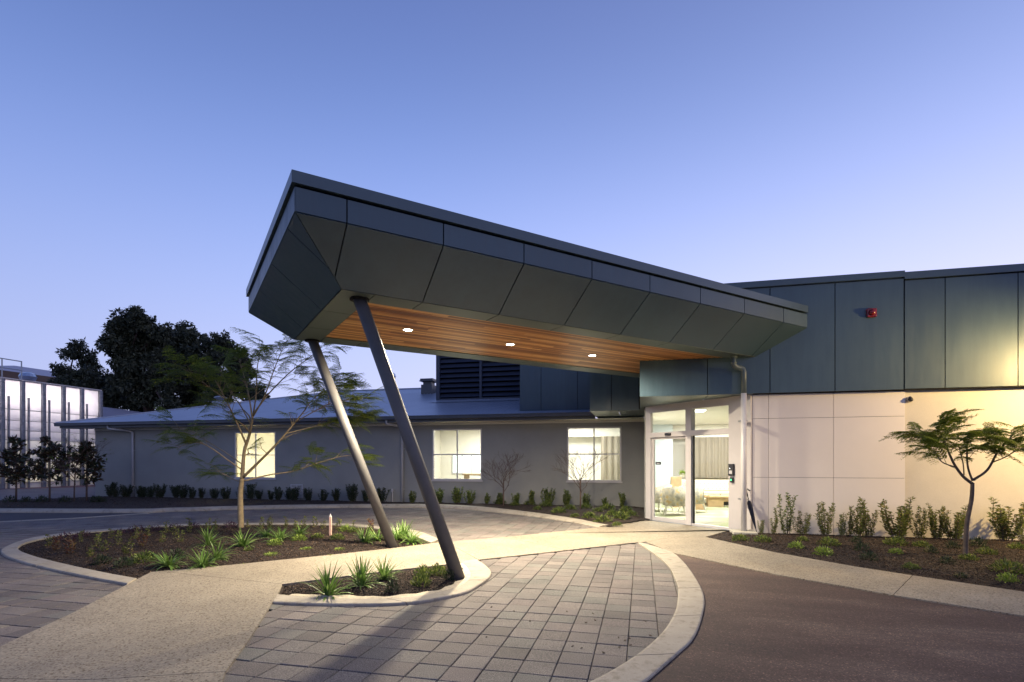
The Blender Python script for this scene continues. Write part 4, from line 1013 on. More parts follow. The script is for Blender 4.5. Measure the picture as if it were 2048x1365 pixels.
# ================================================================ ROOMS BEHIND THE GLASS
fl = [(.12, 14.2), (.24, 14.12), (2.2, 12.2), (14.5, 12.2), (14.5, 25.9), (-21.4, 25.9), (-21.4, WB+.13), (.12, WB+.13)]
m_ = MB(); m_.prism([(x, y, .012) for x, y in fl], (0, 0, -.04)); m_.build('floor', 'carpet', main)
m_ = MB(); m_.prism([(x, y, 2.79) for x, y in fl], (0, 0, .05)); m_.build('ceiling', 'interior_white', main)
m_ = MB(); BW = 20.8
m_.box(-21.4, 5.4, BW, BW+.1, .012, 2.79); m_.box(-3.7, -3.6, WB+.122, BW, .012, 2.79); m_.box(-8.1, -8.0, WB+.122, BW, .012, 2.79)
m_.box(5.4, 5.5, 12.23, BW+.1, .012, 2.79)
m_.build('inner_wall', 'interior_white', main)
m_ = MB(); m_.box(-.62, -.52, 18.6, BW, .012, 2.79); m_.box(-.52, 1.07, 19.9, 20.0, .012, 2.79); m_.build('partition', 'interior_blue', main)
m_ = MB(); m_.box(.95, 5.35, 20.25, BW-.01, 2.34, 2.785); m_.box(-3.55, -.66, 20.1, BW-.01, 2.40, 2.785); m_.build('bulkhead', 'interior_white', main)
def curtain(x0, x1, y, z0, z1, label):
    n_ = int((x1-x0)/.016); V = []; Fc = []
    for i in range(n_+1):
        x = x0+(x1-x0)*i/n_; yy = y+.05*math.sin(x*2*math.pi/.21+.6*math.sin(x*3.1))+.012*math.sin(x*61)
        V += [(x, yy, z0), (x, yy, z1)]
    Fc = [(2*i, 2*i+2, 2*i+3, 2*i+1) for i in range(n_)]
    o = raw('curtain', V, Fc, 'curtain', None, True); return tag(o, label, 'curtain')
curtain(1.55, 4.4, 20.15, .9, 2.33, 'long pleated beige curtain behind the tufted sofa')
curtain(-1.45, -.72, 20.0, .06, 2.39, 'pleated curtain seen through the window nearest the entrance')
# lit panel in the lobby ceiling
q = At(1396, 821, 13.9); pl = thing('ceiling_panel_light', 'bright square panel light in the lobby ceiling', 'ceiling light', (q[0], q[1], 2.78))
m_ = MB(); m_.box(q[0]-.17, q[0]+.17, q[1]-.3, q[1]+.3, 2.775, 2.785); m_.build('diffuser', 'panel_light', pl)
m_ = MB(); m_.box(q[0]-.2, q[0]+.2, q[1]-.33, q[1]+.33, 2.786, 2.789); m_.build('frame', 'frame_white', pl)
# tufted sofa against the curtain
sf = thing('sofa', 'long cream button tufted sofa in the lobby', 'sofa', (2.5, 19.6, 0))
m_ = MB(); m_.box(1.0, 4.2, 19.75, 19.98, .45, .84); m_.build('backrest', 'sofa', sf, bevel=.03)
m_ = MB(); m_.box(1.0, 2.55, 19.1, 19.74, .30, .46); m_.box(2.57, 4.2, 19.1, 19.74, .30, .46); m_.build('seat', 'sofa', sf, bevel=.03)
m_ = MB(); m_.box(1.05, 4.15, 19.2, 19.9, .13, .29); m_.build('base', 'interior_wood', sf)
m_ = MB()
for i in range(3):
    for k in range(24):
        x = 1.07+k*.13+(i % 2)*.065; m_.obox((x, 19.745, .54+i*.09), (.012, 0, 0), (0, .006, 0), (0, 0, .012))
m_.build('button', 'interior_wood', sf)
m_ = MB(); m_.box(1.1, 4.1, 19.3, 19.8, .015, .125); m_.build('plinth', 'dark_plastic', sf)
def coffee(x, y, w, h, label):
    T = thing('coffee_table', label, 'table', (x, y, .012)); m_ = MB(); m_.box(x-w/2, x+w/2, y-.3, y+.3, h-.04, h); m_.build('tabletop', 'interior_wood', T)
    m_ = MB(); m_.box(x-w*.28, x+w*.28, y-.2, y+.2, .012, h-.042); m_.build('pedestal', 'interior_wood', T)
q = At(1430, 1000, 17.6); coffee(q[0], q[1], .85, .36, 'low pale timber coffee table in front of the sofa')
q = At(1398, 1000, 16.6); coffee(q[0], q[1], .55, .46, 'taller pale timber side table left of the coffee table')
# armchairs
def armchair(px, py, t, rz, label):
    q = At(px, py, t); T = thing('armchair', label, 'armchair', (q[0], q[1], .012), 'patterned tub armchairs in the lobby', rz+math.pi); W0 = (0, 0, 0)
    V = []; n_ = 14
    for i in range(n_+1):
        a = R(-15)+R(210)*i/n_; 
        for (r_, z) in ((.30, .26), (.335, .27), (.36, .80-.12*abs(i-n_/2)/(n_/2)), (.29, .78-.12*abs(i-n_/2)/(n_/2))): V.append((r_*math.cos(a), r_*math.sin(a), z))
    Fc = []
    for i in range(n_):
        for k in range(4): Fc.append((i*4+k, (i+1)*4+k, (i+1)*4+(k+1) % 4, i*4+(k+1) % 4))
    Fc += [(0, 1, 2, 3), (n_*4+3, n_*4+2, n_*4+1, n_*4)]
    def loc(mb, nm, mt, sm=False):
        o = mb.build(nm, mt, None, sm); o.parent = T; return o
    m_ = MB(); m_.add(V, Fc); loc(m_, 'backrest', 'armchair_fabric', True)
    m_ = MB(); m_.box(-.28, .28, -.32, .26, .26, .42); o = m_.build('seat', 'armchair_fabric', None, bevel=.03); o.parent = T
    for sx in (-1, 1):
        for sy in (-1, 1):
            m_ = MB(); m_.tube([(sx*.22, sy*.2, .27), (sx*.29, sy*.27, 0)], [.028, .016], 7); loc(m_, 'leg', 'interior_white')
armchair(1350, 1000, 14.9, R(0), 'patterned armchair seen from behind in the middle of the door glass')
armchair(1319, 1000, 16.0, R(50), 'patterned armchair at the left edge of the door glass')
armchair(1384, 1000, 15.6, R(-40), 'patterned armchair half hidden by the door frame')
q = At(1352, 940, 17.5); cb = thing('cabinet', 'pale timber cabinet behind the armchairs', 'cabinet', (q[0], q[1], .012))
m_ = MB(); m_.box(q[0]-.16, q[0]+.16, q[1]-.2, q[1]+.2, .012, .98); m_.build('body', 'interior_wood', cb)
m_ = MB(); m_.box(q[0]-.14, q[0]+.14, q[1]-.205, q[1]-.202, .05, .95); m_.build('door', 'interior_wood', cb)
pt = thing('potted_plant', 'small green pot plant on the lobby cabinet', 'plant', (q[0]+.2, q[1], .98))
m_ = MB(); m_.lathe([(.0, 0), (.06, 0), (.08, .12), (.0, .12)], (q[0]+.2, q[1], .98), 12); m_.build('pot', 'interior_white', pt)

# leaf helpers
def leaf_cloud(P, D, L, W, fold=.15, seed=0, up=None):
    """diamond leaves: base points P, directions D, lengths L, widths W -> V, F"""
    rs = np.random.RandomState(seed); P = np.asarray(P, float); D = np.asarray(D, float); D = D/np.linalg.norm(D, axis=1)[:, None]
    rnd = rs.normal(size=D.shape) if up is None else np.asarray(up)+rs.normal(size=D.shape)*.35
    S_ = np.cross(D, rnd); S_ /= np.linalg.norm(S_, axis=1)[:, None]; N_ = np.cross(S_, D)
    L = np.asarray(L)[:, None]; W = np.asarray(W)[:, None]
    a = P; b = P+D*L*.45+S_*W*.5+N_*L*fold*.3; c = P+D*L-N_*L*fold*.3; d = P+D*L*.45-S_*W*.5+N_*L*fold*.3
    V = np.stack([a, b, c, d], 1).reshape(-1, 3); Fc = np.arange(len(V)).reshape(-1, 4)
    return V, Fc
rs0 = np.random.RandomState(12)
V, Fc = leaf_cloud(np.tile([q[0]+.2, q[1], 1.08], (60, 1)), rs0.normal(size=(60, 3))*[1, 1, .5]+[0, 0, .6], rs0.uniform(.1, .22, 60), np.full(60, .035))
raw('foliage', V, Fc, 'leaf_lime', pt)
# rooms of the wing: roller blind in the left window, hatch window in the middle room
x0, x1, z0, z1 = ops[0]
xm = OnB(526, 900, WB+.2)[0]
m_ = MB(); m_.box(x0-.1, xm-.02, WB+.24, WB+.246, .6, 2.7); m_.box(xm, x1+.1, WB+.20, WB+.206, .6, 2.7); bl = m_.build('roller_blind', 'blind'); tag(bl, 'glowing cream roller blinds drawn behind the leftmost window', 'blind')
p = OnB(906, 911, BW-.02); q = OnB(962, 946, BW-.02)
T = thing('hatch_window', 'bright inner window on the back wall of the middle room', 'window', ((p[0]+q[0])/2, BW, q[2]))
m_ = MB(); m_.box(p[0], q[0], BW-.04, BW-.002, q[2]-.05, q[2]); m_.box(p[0], q[0], BW-.04, BW-.002, p[2], p[2]+.05); m_.box(p[0]-.05, p[0], BW-.04, BW-.002, q[2]-.05, p[2]+.05); m_.box(q[0], q[0]+.05, BW-.04, BW-.002, q[2]-.05, p[2]+.05)
for k in (.33, .66): xx = p[0]+(q[0]-p[0])*k; m_.box(xx-.02, xx+.02, BW-.035, BW-.002, q[2], p[2])
m_.build('frame', 'frame_grey', T)
m_ = MB(); m_.box(p[0], q[0], BW-.012, BW-.005, q[2], p[2]); m_.build('pane', 'hatch_glow', T)
q = OnB(948, 948, 18.8); T = thing('desk', 'timber desk edge in the middle room', 'desk', (q[0], 18.8, .012)); m_ = MB(); m_.box(q[0]-.35, q[0]+.6, 18.5, 19.1, q[2]-.05, q[2]); m_.build('desktop', 'interior_wood', T)
m_ = MB(); m_.box(q[0]-.3, q[0]-.25, 18.55, 19.05, .012, q[2]-.052); m_.box(q[0]+.5, q[0]+.55, 18.55, 19.05, .012, q[2]-.052); m_.build('legs', 'interior_wood', T).name = 'leg'
# small round downlights in the room ceilings, with their lamps
def room_light(px, b, label, pw):
    x = OnBx(px, b); T = thing('room_downlight', label, 'downlight', (x, b, 2.785)); m_ = MB(); m_.lathe([(0, 0), (.07, 0), (.09, .004)], (x, b, 2.78), 16); m_.build('lens', 'lamp_disc', T)
room_light(957, 19.2, 'small ceiling downlight seen in the middle window', 60)
room_light(1153, 19.4, 'small ceiling downlight in the window nearest the entrance', 60)
room_light(1380, 17.5, 'small ceiling downlight seen in the transom above the door', 60)
IN = (1.0, .95, .88)
def arealamp(x, y, sx, sy, pw, col=IN):
    lamp('room_lamp', 'AREA', (x, y, 2.76), pw, col, shape='RECTANGLE', size=sx, size_y=sy)
arealamp(-13.5, 18.9, 1.6, 1.0, 850, (1, .92, .78)); arealamp(-5.8, 19.0, 1.6, 1.0, 175); arealamp(-2.3, 18.9, 1.4, 1.0, 165)
arealamp(1.7, 15.6, 1.6, 1.4, 190, (1, .95, .88)); arealamp(2.6, 18.7, 2.6, .8, 185, (1, .95, .88)); arealamp(.9, 17.3, .6, .8, 55, (.95, .97, 1))

# ================================================================ POLYCARBONATE BUILDING
PX = -32.8
pb = thing('polycarbonate_building', 'building of glowing milky polycarbonate sheets on steel posts', 'building', (PX, 24, 0))
bays = [14.2, 15.95, 17.7, 19.45]+[OnA(x, 900, PX)[1] for x in (1, 42, 84, 124, 161, 198)]
rows = [-.02, .35, .92, 1.5, 2.08, 2.66, 3.18, 3.71, 4.29, 5.86]
for i in range(len(bays)-1):
    for j in range(len(rows)-1):
        b0, b1 = bays[i]+.05, bays[i+1]-.05; z0, z1 = rows[j]-.03, rows[j+1]
        panel([(PX+.03, b0, z0), (PX+.03, b1, z0), (PX, b1, z1), (PX, b0, z1)], 'sheet', 'polycarbonate', pb, .001, .012, (1, 0, 0))
for j in range(1, len(rows)-1):
    m_ = MB(); m_.box(PX-.06, PX-.02, bays[0], bays[-1], rows[j]-.02, rows[j]+.02); m_.box(PX+.034, PX+.044, bays[0], bays[-1], rows[j]-.045, rows[j]-.02); m_.build('girt', 'fitting_grey', pb)
for i, b_ in enumerate(bays):
    m_ = MB(); w = .085; m_.box(PX+.04, PX+.20, b_-w, b_-w+.02, -.03, 5.84); m_.box(PX+.04, PX+.20, b_+w-.02, b_+w, -.03, 5.84)
    m_.box(PX+.05, PX+.17, b_-w+.02, b_+w-.02, -.03, 5.84)
    for k in range(30): m_.box(PX+.172, PX+.185, b_-w+.02, b_+w-.02, .03+k*.195, .13+k*.195)
    m_.build('post', 'post_grey', pb)
    if i < len(bays)-1:
        m_ = MB(); m_.box(PX+.05, PX+.14, b_+.28, b_+.35, -.03, 4.95); m_.build('short_post', 'post_grey', pb)
m_ = MB(); m_.box(PX-.05, PX+.12, bays[0], bays[-1]+.1, 5.862, 5.91); m_.build('top_rail', 'frame_white', pb)
m_ = MB(); m_.box(PX-6, PX-5.9, bays[0], bays[-1], -.03, 5.8); m_.box(PX-6, PX-.07, bays[-1]-.05, bays[-1]+.05, -.03, 5.8); m_.box(PX-6, PX-.07, bays[0]-.05, bays[0]+.05, -.03, 5.8); m_.build('wall', 'far_paving', pb)
m_ = MB(); m_.box(PX-6.1, PX-.0, bays[0], bays[-1], 5.802, 5.85); m_.build('roof', 'pinkroof', pb)
for (z, pw, c, sy, dx) in ((5.1, 85, (1, .93, .92), .9, .9), (4.20, 12, (1, .93, .95), .04, .14), (3.62, 12, (.98, .90, 1), .04, .14), (3.09, 11, (.98, .92, .98), .04, .14), (2.50, 13, (1, .95, .80), .04, .14), (1.9, 17, (1, .94, .60), .04, .16), (1.30, 20, (1, .90, .46), .04, .16), (.6, 20, (1, .86, .40), .04, .18)):
    y0, y1 = bays[3], bays[-1]-.1
    lamp('strip_lamp', 'AREA', (PX-dx, (y0+y1)/2, z), pw*(y1-y0)/2.2, c, rot=(0, R(-90), 0), shape='RECTANGLE', size=sy, size_y=y1-y0)
# vent and rail on its roof
q = OnA(56, 765, PX-.8); T = thing('whirly_vent', 'round ribbed metal turbine vent on the polycarbonate building', 'vent', (q[0], q[1], 5.85))
m_ = MB(); m_.lathe([(.18, -.05), (.18, .12), (.34, .2), (.42, .38), (.34, .55), (.15, .62), (0, .63)], (q[0], q[1], 5.85), 16); m_.build('turbine', 'chrome', T)
T = thing('roof_rail', 'thin steel guard rail at the left end of the polycarbonate roof', 'rail', (PX, 21, 5.85)); m_ = MB()
a_ = OnA(4, 740, PX-.3); b_ = OnA(43, 745, PX-.3)
for zz in (.62, 1.1): m_.tube([(PX-.3, 15, 5.85+zz), (PX-.3, b_[1], 5.85+zz)], .03, 6)
m_.build('rail', 'galv', T); m_ = MB()
for y in (16, 18.5, a_[1], b_[1]): m_.tube([(PX-.3, y, 5.8), (PX-.3, y, 6.97)], .03, 6)
m_.build('post', 'galv', T)
# two more roofs far behind
fbld = thing('far_building', 'long far building with a pale pinkish metal roof and brown fascia', 'building', (-46, 36, 0))
q0 = At(-60, 732, 41); q1 = At(125, 757, 47)
m_ = MB(); m_.add([q0, q1, (q1[0]-3, q1[1]+5, q1[2]+1.0), (q0[0]-3, q0[1]+5, q0[2]+1.0)], [(0, 1, 2, 3)]); m_.build('roof', 'pinkroof', fbld)
m_ = MB(); m_.prism([q0, q1, (q1[0], q1[1], q1[2]-.55), (q0[0], q0[1], q0[2]-.55)], (-.1, .1, 0)); m_.build('fascia', 'brown_trim', fbld)
m_ = MB(); m_.prism([(q0[0]-.5, q0[1]+.5, -.03), (q1[0]-.5, q1[1]+.5, -.03), (q1[0]-.5, q1[1]+.5, q1[2]-.5), (q0[0]-.5, q0[1]+.5, q0[2]-.5)], (-1, 6, 0)); m_.build('wall', 'cream_render', fbld)
hb = thing('neighbour_building', 'low neighbouring building with a pale roof behind the grey wing', 'building', (-28, 34, 0))
p_a, p_b, p_c = At(198, 812, 37), At(340, 832, 35), At(196, 838, 34)
m_ = MB(); m_.add([At(199, 813, 38), At(350, 834, 38), At(340, 852, 33), At(190, 846, 33)], [(0, 1, 2, 3)]); m_.build('roof', 'pinkroof', hb)
m_ = MB(); a_, b_ = At(190, 847, 33), At(340, 853, 33); m_.prism([a_, b_, (b_[0], b_[1], b_[2]-.25), (a_[0], a_[1], a_[2]-.25)], (0, .1, 0)); m_.build('fascia', 'brown_trim', hb)
m_ = MB(); a_, b_ = At(196, 848, 33.4), At(335, 853, 33.4); m_.prism([(a_[0], a_[1], -.03), (b_[0], b_[1], -.03), (b_[0], b_[1], b_[2]-.1), (a_[0], a_[1], a_[2]-.1)], (0, 3.5, 0)); m_.build('wall', 'cream_render', hb)

# ================================================================ TREES
def limb(mb, P, r0, r1, seg=7, per=5):
    Q = [np.array(p, float) for p in P]; pts = []
    Q2 = [2*Q[0]-Q[1]]+Q+[2*Q[-1]-Q[-2]]
    for i in range(1, len(Q2)-2):
        a, b_, c, d = Q2[i-1:i+3]
        for k in range(per):
            t = k/per; pts.append(.5*((2*b_)+(-a+c)*t+(2*a-5*b_+4*c-d)*t*t+(-a+3*b_-3*c+d)*t**3))
    pts.append(Q[-1]); n_ = len(pts); rr = [r0+(r1-r0)*i/(n_-1) for i in range(n_)]
    mb.tube([tuple(p) for p in pts], rr, seg); return np.array(pts)

def big_tree(label, t, trunk_px, clumps, nleaf, seed):
    rs = np.random.RandomState(seed); base = At(trunk_px[0][0], trunk_px[0][1], t+1.4); gx = (base[0], base[1], 0)
    T = thing('gum_tree', label, 'tree', gx, 'dark gum trees behind the wing')
    m_ = MB(); m_.tube([(base[0], base[1], -.1), base]+[At(x, y, t+1.4) for x, y in trunk_px[1:]], [.42, .34]+[.30-.05*i for i in range(len(trunk_px)-1)], 10); m_.build('trunk', 'bark_euc', T, True)
    P = []; Dm = []; Ls = []; tp = np.array(At(*trunk_px[-1], t)); lm = MB()
    for (cx, cy, cr) in clumps:
        dt = rs.uniform(-1.6, 1.3); c = np.array(At(cx, cy, t+dt)); r_ = cr*t/FPX
        st = np.array(At(*trunk_px[rs.randint(0, len(trunk_px))], t+1.4)); mid = (st+c)/2+rs.normal(size=3)*.4
        lm.tube([tuple(st), tuple(mid), tuple(c)], [.15, .09, .03], 6)
        nsub = int(26*(cr/35)**1.5)+8
        for s in range(nsub):
            v = rs.normal(size=3); v /= np.linalg.norm(v); sc_ = c+v*r_*rs.uniform(.35, 1.0)*[1, 1, .9]; sr = r_*rs.uniform(.18, .36)
            k = int(nleaf*sr**2*16)+26
            u = rs.normal(size=(k, 3)); u /= np.linalg.norm(u, axis=1)[:, None]
            P.append(sc_+u*sr*rs.uniform(.3, 1, (k, 1))); Dm.append(u+[0, 0, -.7]+rs.normal(size=(k, 3))*.5)
    P = np.vstack(P); Dm = np.vstack(Dm); k = len(P)
    V, Fc = leaf_cloud(P, Dm, rs.uniform(.16, .34, k), rs.uniform(.08, .15, k), seed=seed)
    raw('crown', V, Fc, 'leaf_euc', T); lm.build('limb', 'bark_euc', T)
    return T
big_tree('smaller dark gum tree behind the polycarbonate building', 41, [(170, 860), (168, 820), (160, 770)],
         [(150, 702, 24), (176, 722, 22), (132, 742, 22), (128, 765, 20), (165, 762, 34), (200, 765, 28), (222, 792, 30), (188, 800, 26), (225, 760, 20), (150, 790, 24), (245, 800, 26)], 34, 1)
big_tree('tallest dark gum tree, left centre of the group behind the wing', 39, [(300, 860), (300, 815), (285, 760), (280, 700)],
         [(262, 650, 34), (283, 640, 26), (238, 655, 26), (225, 690, 26), (262, 690, 38), (300, 680, 36), (318, 665, 26), (245, 725, 32), (290, 735, 45), (330, 720, 36), (262, 770, 36), (310, 780, 40), (345, 760, 34), (270, 808, 24), (330, 812, 22)], 34, 2)
big_tree('broad dark gum tree in the middle of the group behind the wing', 42, [(392, 860), (380, 815), (378, 760), (372, 710)],
         [(352, 672, 24), (378, 664, 22), (396, 682, 22), (360, 700, 30), (392, 712, 30), (345, 735, 28), (375, 745, 38), (408, 745, 34), (355, 785, 32), (390, 785, 30), (378, 812, 22), (420, 775, 28)], 34, 3)
big_tree('right hand dark gum tree behind the wing', 40, [(455, 860), (450, 810), (455, 760)],
         [(430, 690, 20), (445, 682, 18), (455, 702, 26), (475, 715, 24), (440, 725, 30), (478, 745, 28), (450, 765, 32), (415, 740, 24), (488, 780, 22), (510, 785, 20), (525, 797, 14), (455, 800, 24), (425, 800, 22)], 34, 4)

# feathery fronds, shared by both jacarandas
def frond_mesh(seed, L=.5, npin=13, droop=.35, wm=1.0):
    rs = np.random.RandomState(seed); P = []; D = []; U = []; Ls = []; Ws = []
    rx = []
    for i in range(25):
        t = i/24; rx.append(np.array([L*t, 0, L*(.16*t-droop*t*t)]))
    for i in range(npin):
        t = .16+.82*i/(npin-1); k = t*24; a = rx[int(k)] if int(k) >= 24 else rx[int(k)]+(rx[int(k)+1]-rx[int(k)])*(k % 1)
        pl_ = L*.27*math.sin(math.pi*(.18+.74*t))**.8*rs.uniform(.85, 1.1)
        for sd in (-1, 1):
            d = np.array([.62, sd*.78, -.12+rs.uniform(-.18, .08)]); d /= np.linalg.norm(d)
            n_ = 8; dr = rs.uniform(.1, .5)
            for j in range(n_):
                u = (j+.5)/n_; q = a+d*pl_*u+np.array([0, 0, -dr*pl_*u*u])
                for s2 in (-1, 1):
                    side = np.cross(d, [0, 0, 1.]); side /= np.linalg.norm(side)
                    P.append(q); D.append(d*.55+side*s2); U.append([0, 0, 1.]); Ls.append(pl_*.20*wm*(1.05-.45*u)); Ws.append(pl_*.105*wm)
    V, Fc = leaf_cloud(P, D, Ls, Ws, fold=.1, seed=seed, up=U)
    me = bpy.data.meshes.new('frond'); me.from_pydata([tuple(v) for v in V]+[], [], [tuple(f) for f in Fc.tolist()])
    # stalk
    bm = bmesh.new(); bm.from_mesh(me)
    pr = None
    for i in range(0, 25, 4):
        w = .0035*(1-.7*i/24); c = rx[i]; ring_ = [bm.verts.new((c[0], c[1]+dy*w, c[2]+dz*w)) for dy, dz in ((1, 0), (-.5, .87), (-.5, -.87))]
        if pr:
            for k in range(3): bm.faces.new((pr[k], pr[(k+1) % 3], ring_[(k+1) % 3], ring_[k]))
        pr = ring_
    bm.to_mesh(me); bm.free(); me.materials.append(MATS['leaf_jac']); return me
FR = [frond_mesh(20+i, .46, 13, d) for i, d in enumerate((.2, .4, .65, .1))]
FR2 = [frond_mesh(30+i, .46, 12, d, 1.45) for i, d in enumerate((.3, .5, .7))]
def put_frond(T, pos, dirv, sc_, rs, zf=.3):
    dirv = (dirv[0], dirv[1], dirv[2]*zf+.08)
    FF_ = FR if zf == .3 else FR2; o = bpy.data.objects.new('frond', FF_[rs.randint(0, len(FF_))]); d = Vector(dirv).normalized()
    q = d.to_track_quat('X', 'Z'); q = q @ Vector((1, 0, 0)).rotation_difference(Vector((1, 0, 0)))
    o.rotation_mode = 'QUATERNION'; o.rotation_quaternion = q @ Matrix.Rotation(rs.normal()*.22, 3, 'X').to_quaternion()
    o.location = Vector(pos)-T.location; o.scale = (sc_,)*3; o.parent = T; COL.objects.link(o)

def jacaranda(label, base_px, t, trunk, limbs, r0, bark, seed, fs, nmax, twigs, spread):
    rs = np.random.RandomState(seed); b0 = At(*base_px, t)
    T = thing('jacaranda_tree', label, 'tree', (b0[0], b0[1], 0)); m_ = MB()
    tp = limb(m_, [(b0[0], b0[1], -.05)]+[At(x, y, t+dt) for x, y, dt in trunk], r0, r0*.72, 12); m_.build('trunk', bark, T, True)
    nf = 0; cands = []; tw = MB()
    for (pts, ra, rb, dens) in limbs:
        lm = MB(); P = limb(lm, [At(x, y, t+dt) for x, y, dt in pts], ra, rb, 7); lm.build('limb', bark, T, True)
        n_ = len(P); L_ = np.linalg.norm(np.diff(P, axis=0), axis=1).sum()
        for k in range(int(twigs*dens)):
            i = int(n_*rs.uniform(.25, 1.0)**.8) if n_ > 3 else 0; i = min(i, n_-1); p = P[i]; tan = P[min(i+1, n_-1)]-P[max(i-1, 0)]; tan /= np.linalg.norm(tan)
            v = rs.normal(size=3)*[1, 1, .35]; v -= tan*v.dot(tan)*.3; v /= np.linalg.norm(v); d = tan*.7+v*.75+[0, 0, .18]; d /= np.linalg.norm(d)
            l = rs.uniform(.35, 1)*spread*(1.1-.5*i/n_); e = p+d*l; mid = p+d*l*.5+rs.normal(size=3)*.04*spread+[0, 0, .04*l]
            tw.tube([tuple(p), tuple(mid), tuple(e)], [rb*.9, rb*.6, rb*.3], 4)
            for s in (.45, .7, .88, 1.0):
                if rs.rand() < .72:
                    q = p+(mid-p)*s*2 if s < .5 else mid+(e-mid)*(s-.5)*2
                    dd = d*.7+rs.normal(size=3)*[.75, .75, .22]; cands.append((q, dd))
        for s in range(3):
            cands.append((P[-1], (P[-1]-P[-3])/np.linalg.norm(P[-1]-P[-3])+rs.normal(size=3)*.6))
    rs.shuffle(cands)
    for q, dd in cands[:min(nmax, 290)]: put_frond(T, q, dd, fs*rs.uniform(.6, 1.2), rs, .3 if nmax > 200 else .4)
    extra = cands[290:nmax]
    if extra:
        VV = []; FF = []; o_ = 0
        arr = [(np.array([v.co[:] for v in m.vertices]), np.array([list(p.vertices) for p in m.polygons if len(p.vertices) == 4])) for m in FR]
        for q, dd in extra:
            va, fa_ = arr[rs.randint(0, len(arr))]; d = Vector((dd[0], dd[1], dd[2]*.3+.08)).normalized()
            M = (d.to_track_quat('X', 'Z').to_matrix() @ Matrix.Rotation(rs.normal()*.22, 3, 'X')); VV.append((va*fs*rs.uniform(.6, 1.2))@np.array(M).T+np.array(q)); FF.append(fa_+o_); o_ += len(va)
        raw('foliage', np.vstack(VV), np.vstack(FF), 'leaf_jac', T)['kind'] = 'stuff'
    tw.build('twig', bark, T)['kind'] = 'stuff'
    return T
jacaranda('slender jacaranda with airy feathery crown in the large bed', (482, 1060), 11.75,
    [(481, 1020, 0), (481, 985, .02), (484, 958, 0)],
    [([(484, 960, 0), (486, 930, 0), (489, 900, .05), (498, 872, .05), (505, 838, 0)], 0.0446, 0.0263, .3),
     ([(505, 840, 0), (499, 800, -.1), (490, 760, .2), (478, 720, .3)], 0.0187, 0.0067, 1),
     ([(505, 838, 0), (512, 790, .2), (514, 740, .1), (522, 696, -.1)], 0.0187, 0.0060, 1),
     ([(507, 832, 0), (530, 790, -.3), (548, 740, -.4), (566, 695, -.5)], 0.0173, 0.0060, 1.1),
     ([(508, 826, 0), (540, 785, .3), (580, 745, .5), (618, 716, .6), (645, 692, .7)], 0.0173, 0.0060, 1.2),
     ([(502, 850, 0), (480, 810, .3), (458, 780, .6), (440, 735, .8)], 0.0158, 0.0060, 1.2),
     ([(492, 888, 0), (480, 860, -.2), (466, 830, -.3), (452, 800, -.5), (430, 760, -.6)], 0.0245, 0.0067, 1.3),
     ([(452, 800, -.5), (425, 780, -.7), (400, 760, -.8), (378, 745, -.9)], 0.0086, 0.0045, 1),
     ([(486, 955, 0), (520, 922, -.1), (556, 885, -.2), (590, 845, -.2), (612, 818, -.3)], 0.0346, 0.0105, .7),
     ([(570, 868, -.2), (610, 858, 0), (650, 848, .2), (690, 838, .2), (720, 832, .1)], 0.0130, 0.0053, 2.6),
     ([(590, 845, -.2), (625, 825, -.5), (665, 805, -.6), (705, 800, -.6)], 0.0115, 0.0053, 2.6),
     ([(602, 830, -.3), (630, 795, -.1), (660, 778, 0), (690, 770, .1)], 0.0101, 0.0053, 2.2),
     ([(488, 962, 0), (540, 950, .3), (590, 942, .5), (640, 925, .6), (690, 912, .6), (715, 918, .6)], 0.0187, 0.0053, 1.8),
     ([(484, 940, 0), (455, 920, -.2), (420, 895, -.4), (390, 885, -.5), (355, 895, -.6)], 0.0144, 0.0045, .8),
     ([(486, 930, 0), (450, 905, .3), (410, 880, .5), (380, 862, .6), (345, 858, .7)], 0.0130, 0.0045, .7),
     ([(482, 965, 0), (465, 958, .2), (440, 945, .4), (415, 940, .6)], 0.0101, 0.0045, .7)],
    .066, 'bark_green', 7, 1.08, 620, 12, .62)
jacaranda('young jacaranda with a flat spreading crown against the lamplit pale wall', (1931, 1113), 8.3,
    [(1932, 1075, 0), (1935, 1040, 0), (1943, 1000, 0), (1945, 966, 0)],
    [([(1945, 968, 0), (1925, 952, 0), (1908, 928, 0), (1894, 897, 0), (1885, 876, 0), (1878, 862, 0)], .024, .008, 1.0),
     ([(1896, 900, 0), (1872, 890, .1), (1856, 884, .15), (1846, 874, .2)], .012, .005, 1.0),
     ([(1912, 935, 0), (1885, 925, -.2), (1872, 908, -.3), (1860, 900, -.4)], .010, .005, .8),
     ([(1945, 962, 0), (1936, 935, 0), (1934, 900, 0), (1938, 880, 0), (1950, 866, 0)], .016, .006, .8),
     ([(1928, 950, 0), (1926, 925, .1), (1918, 895, .1)], .010, .006, .4),
     ([(1947, 960, 0), (1975, 940, 0), (1995, 905, 0), (2012, 886, 0), (2028, 868, 0)], .020, .008, 1.0),
     ([(1985, 925, 0), (2010, 915, -.2), (2035, 900, -.3)], .010, .005, .8)],
    .036, 'bark_dark', 9, 1.10, 104, 7, .32)

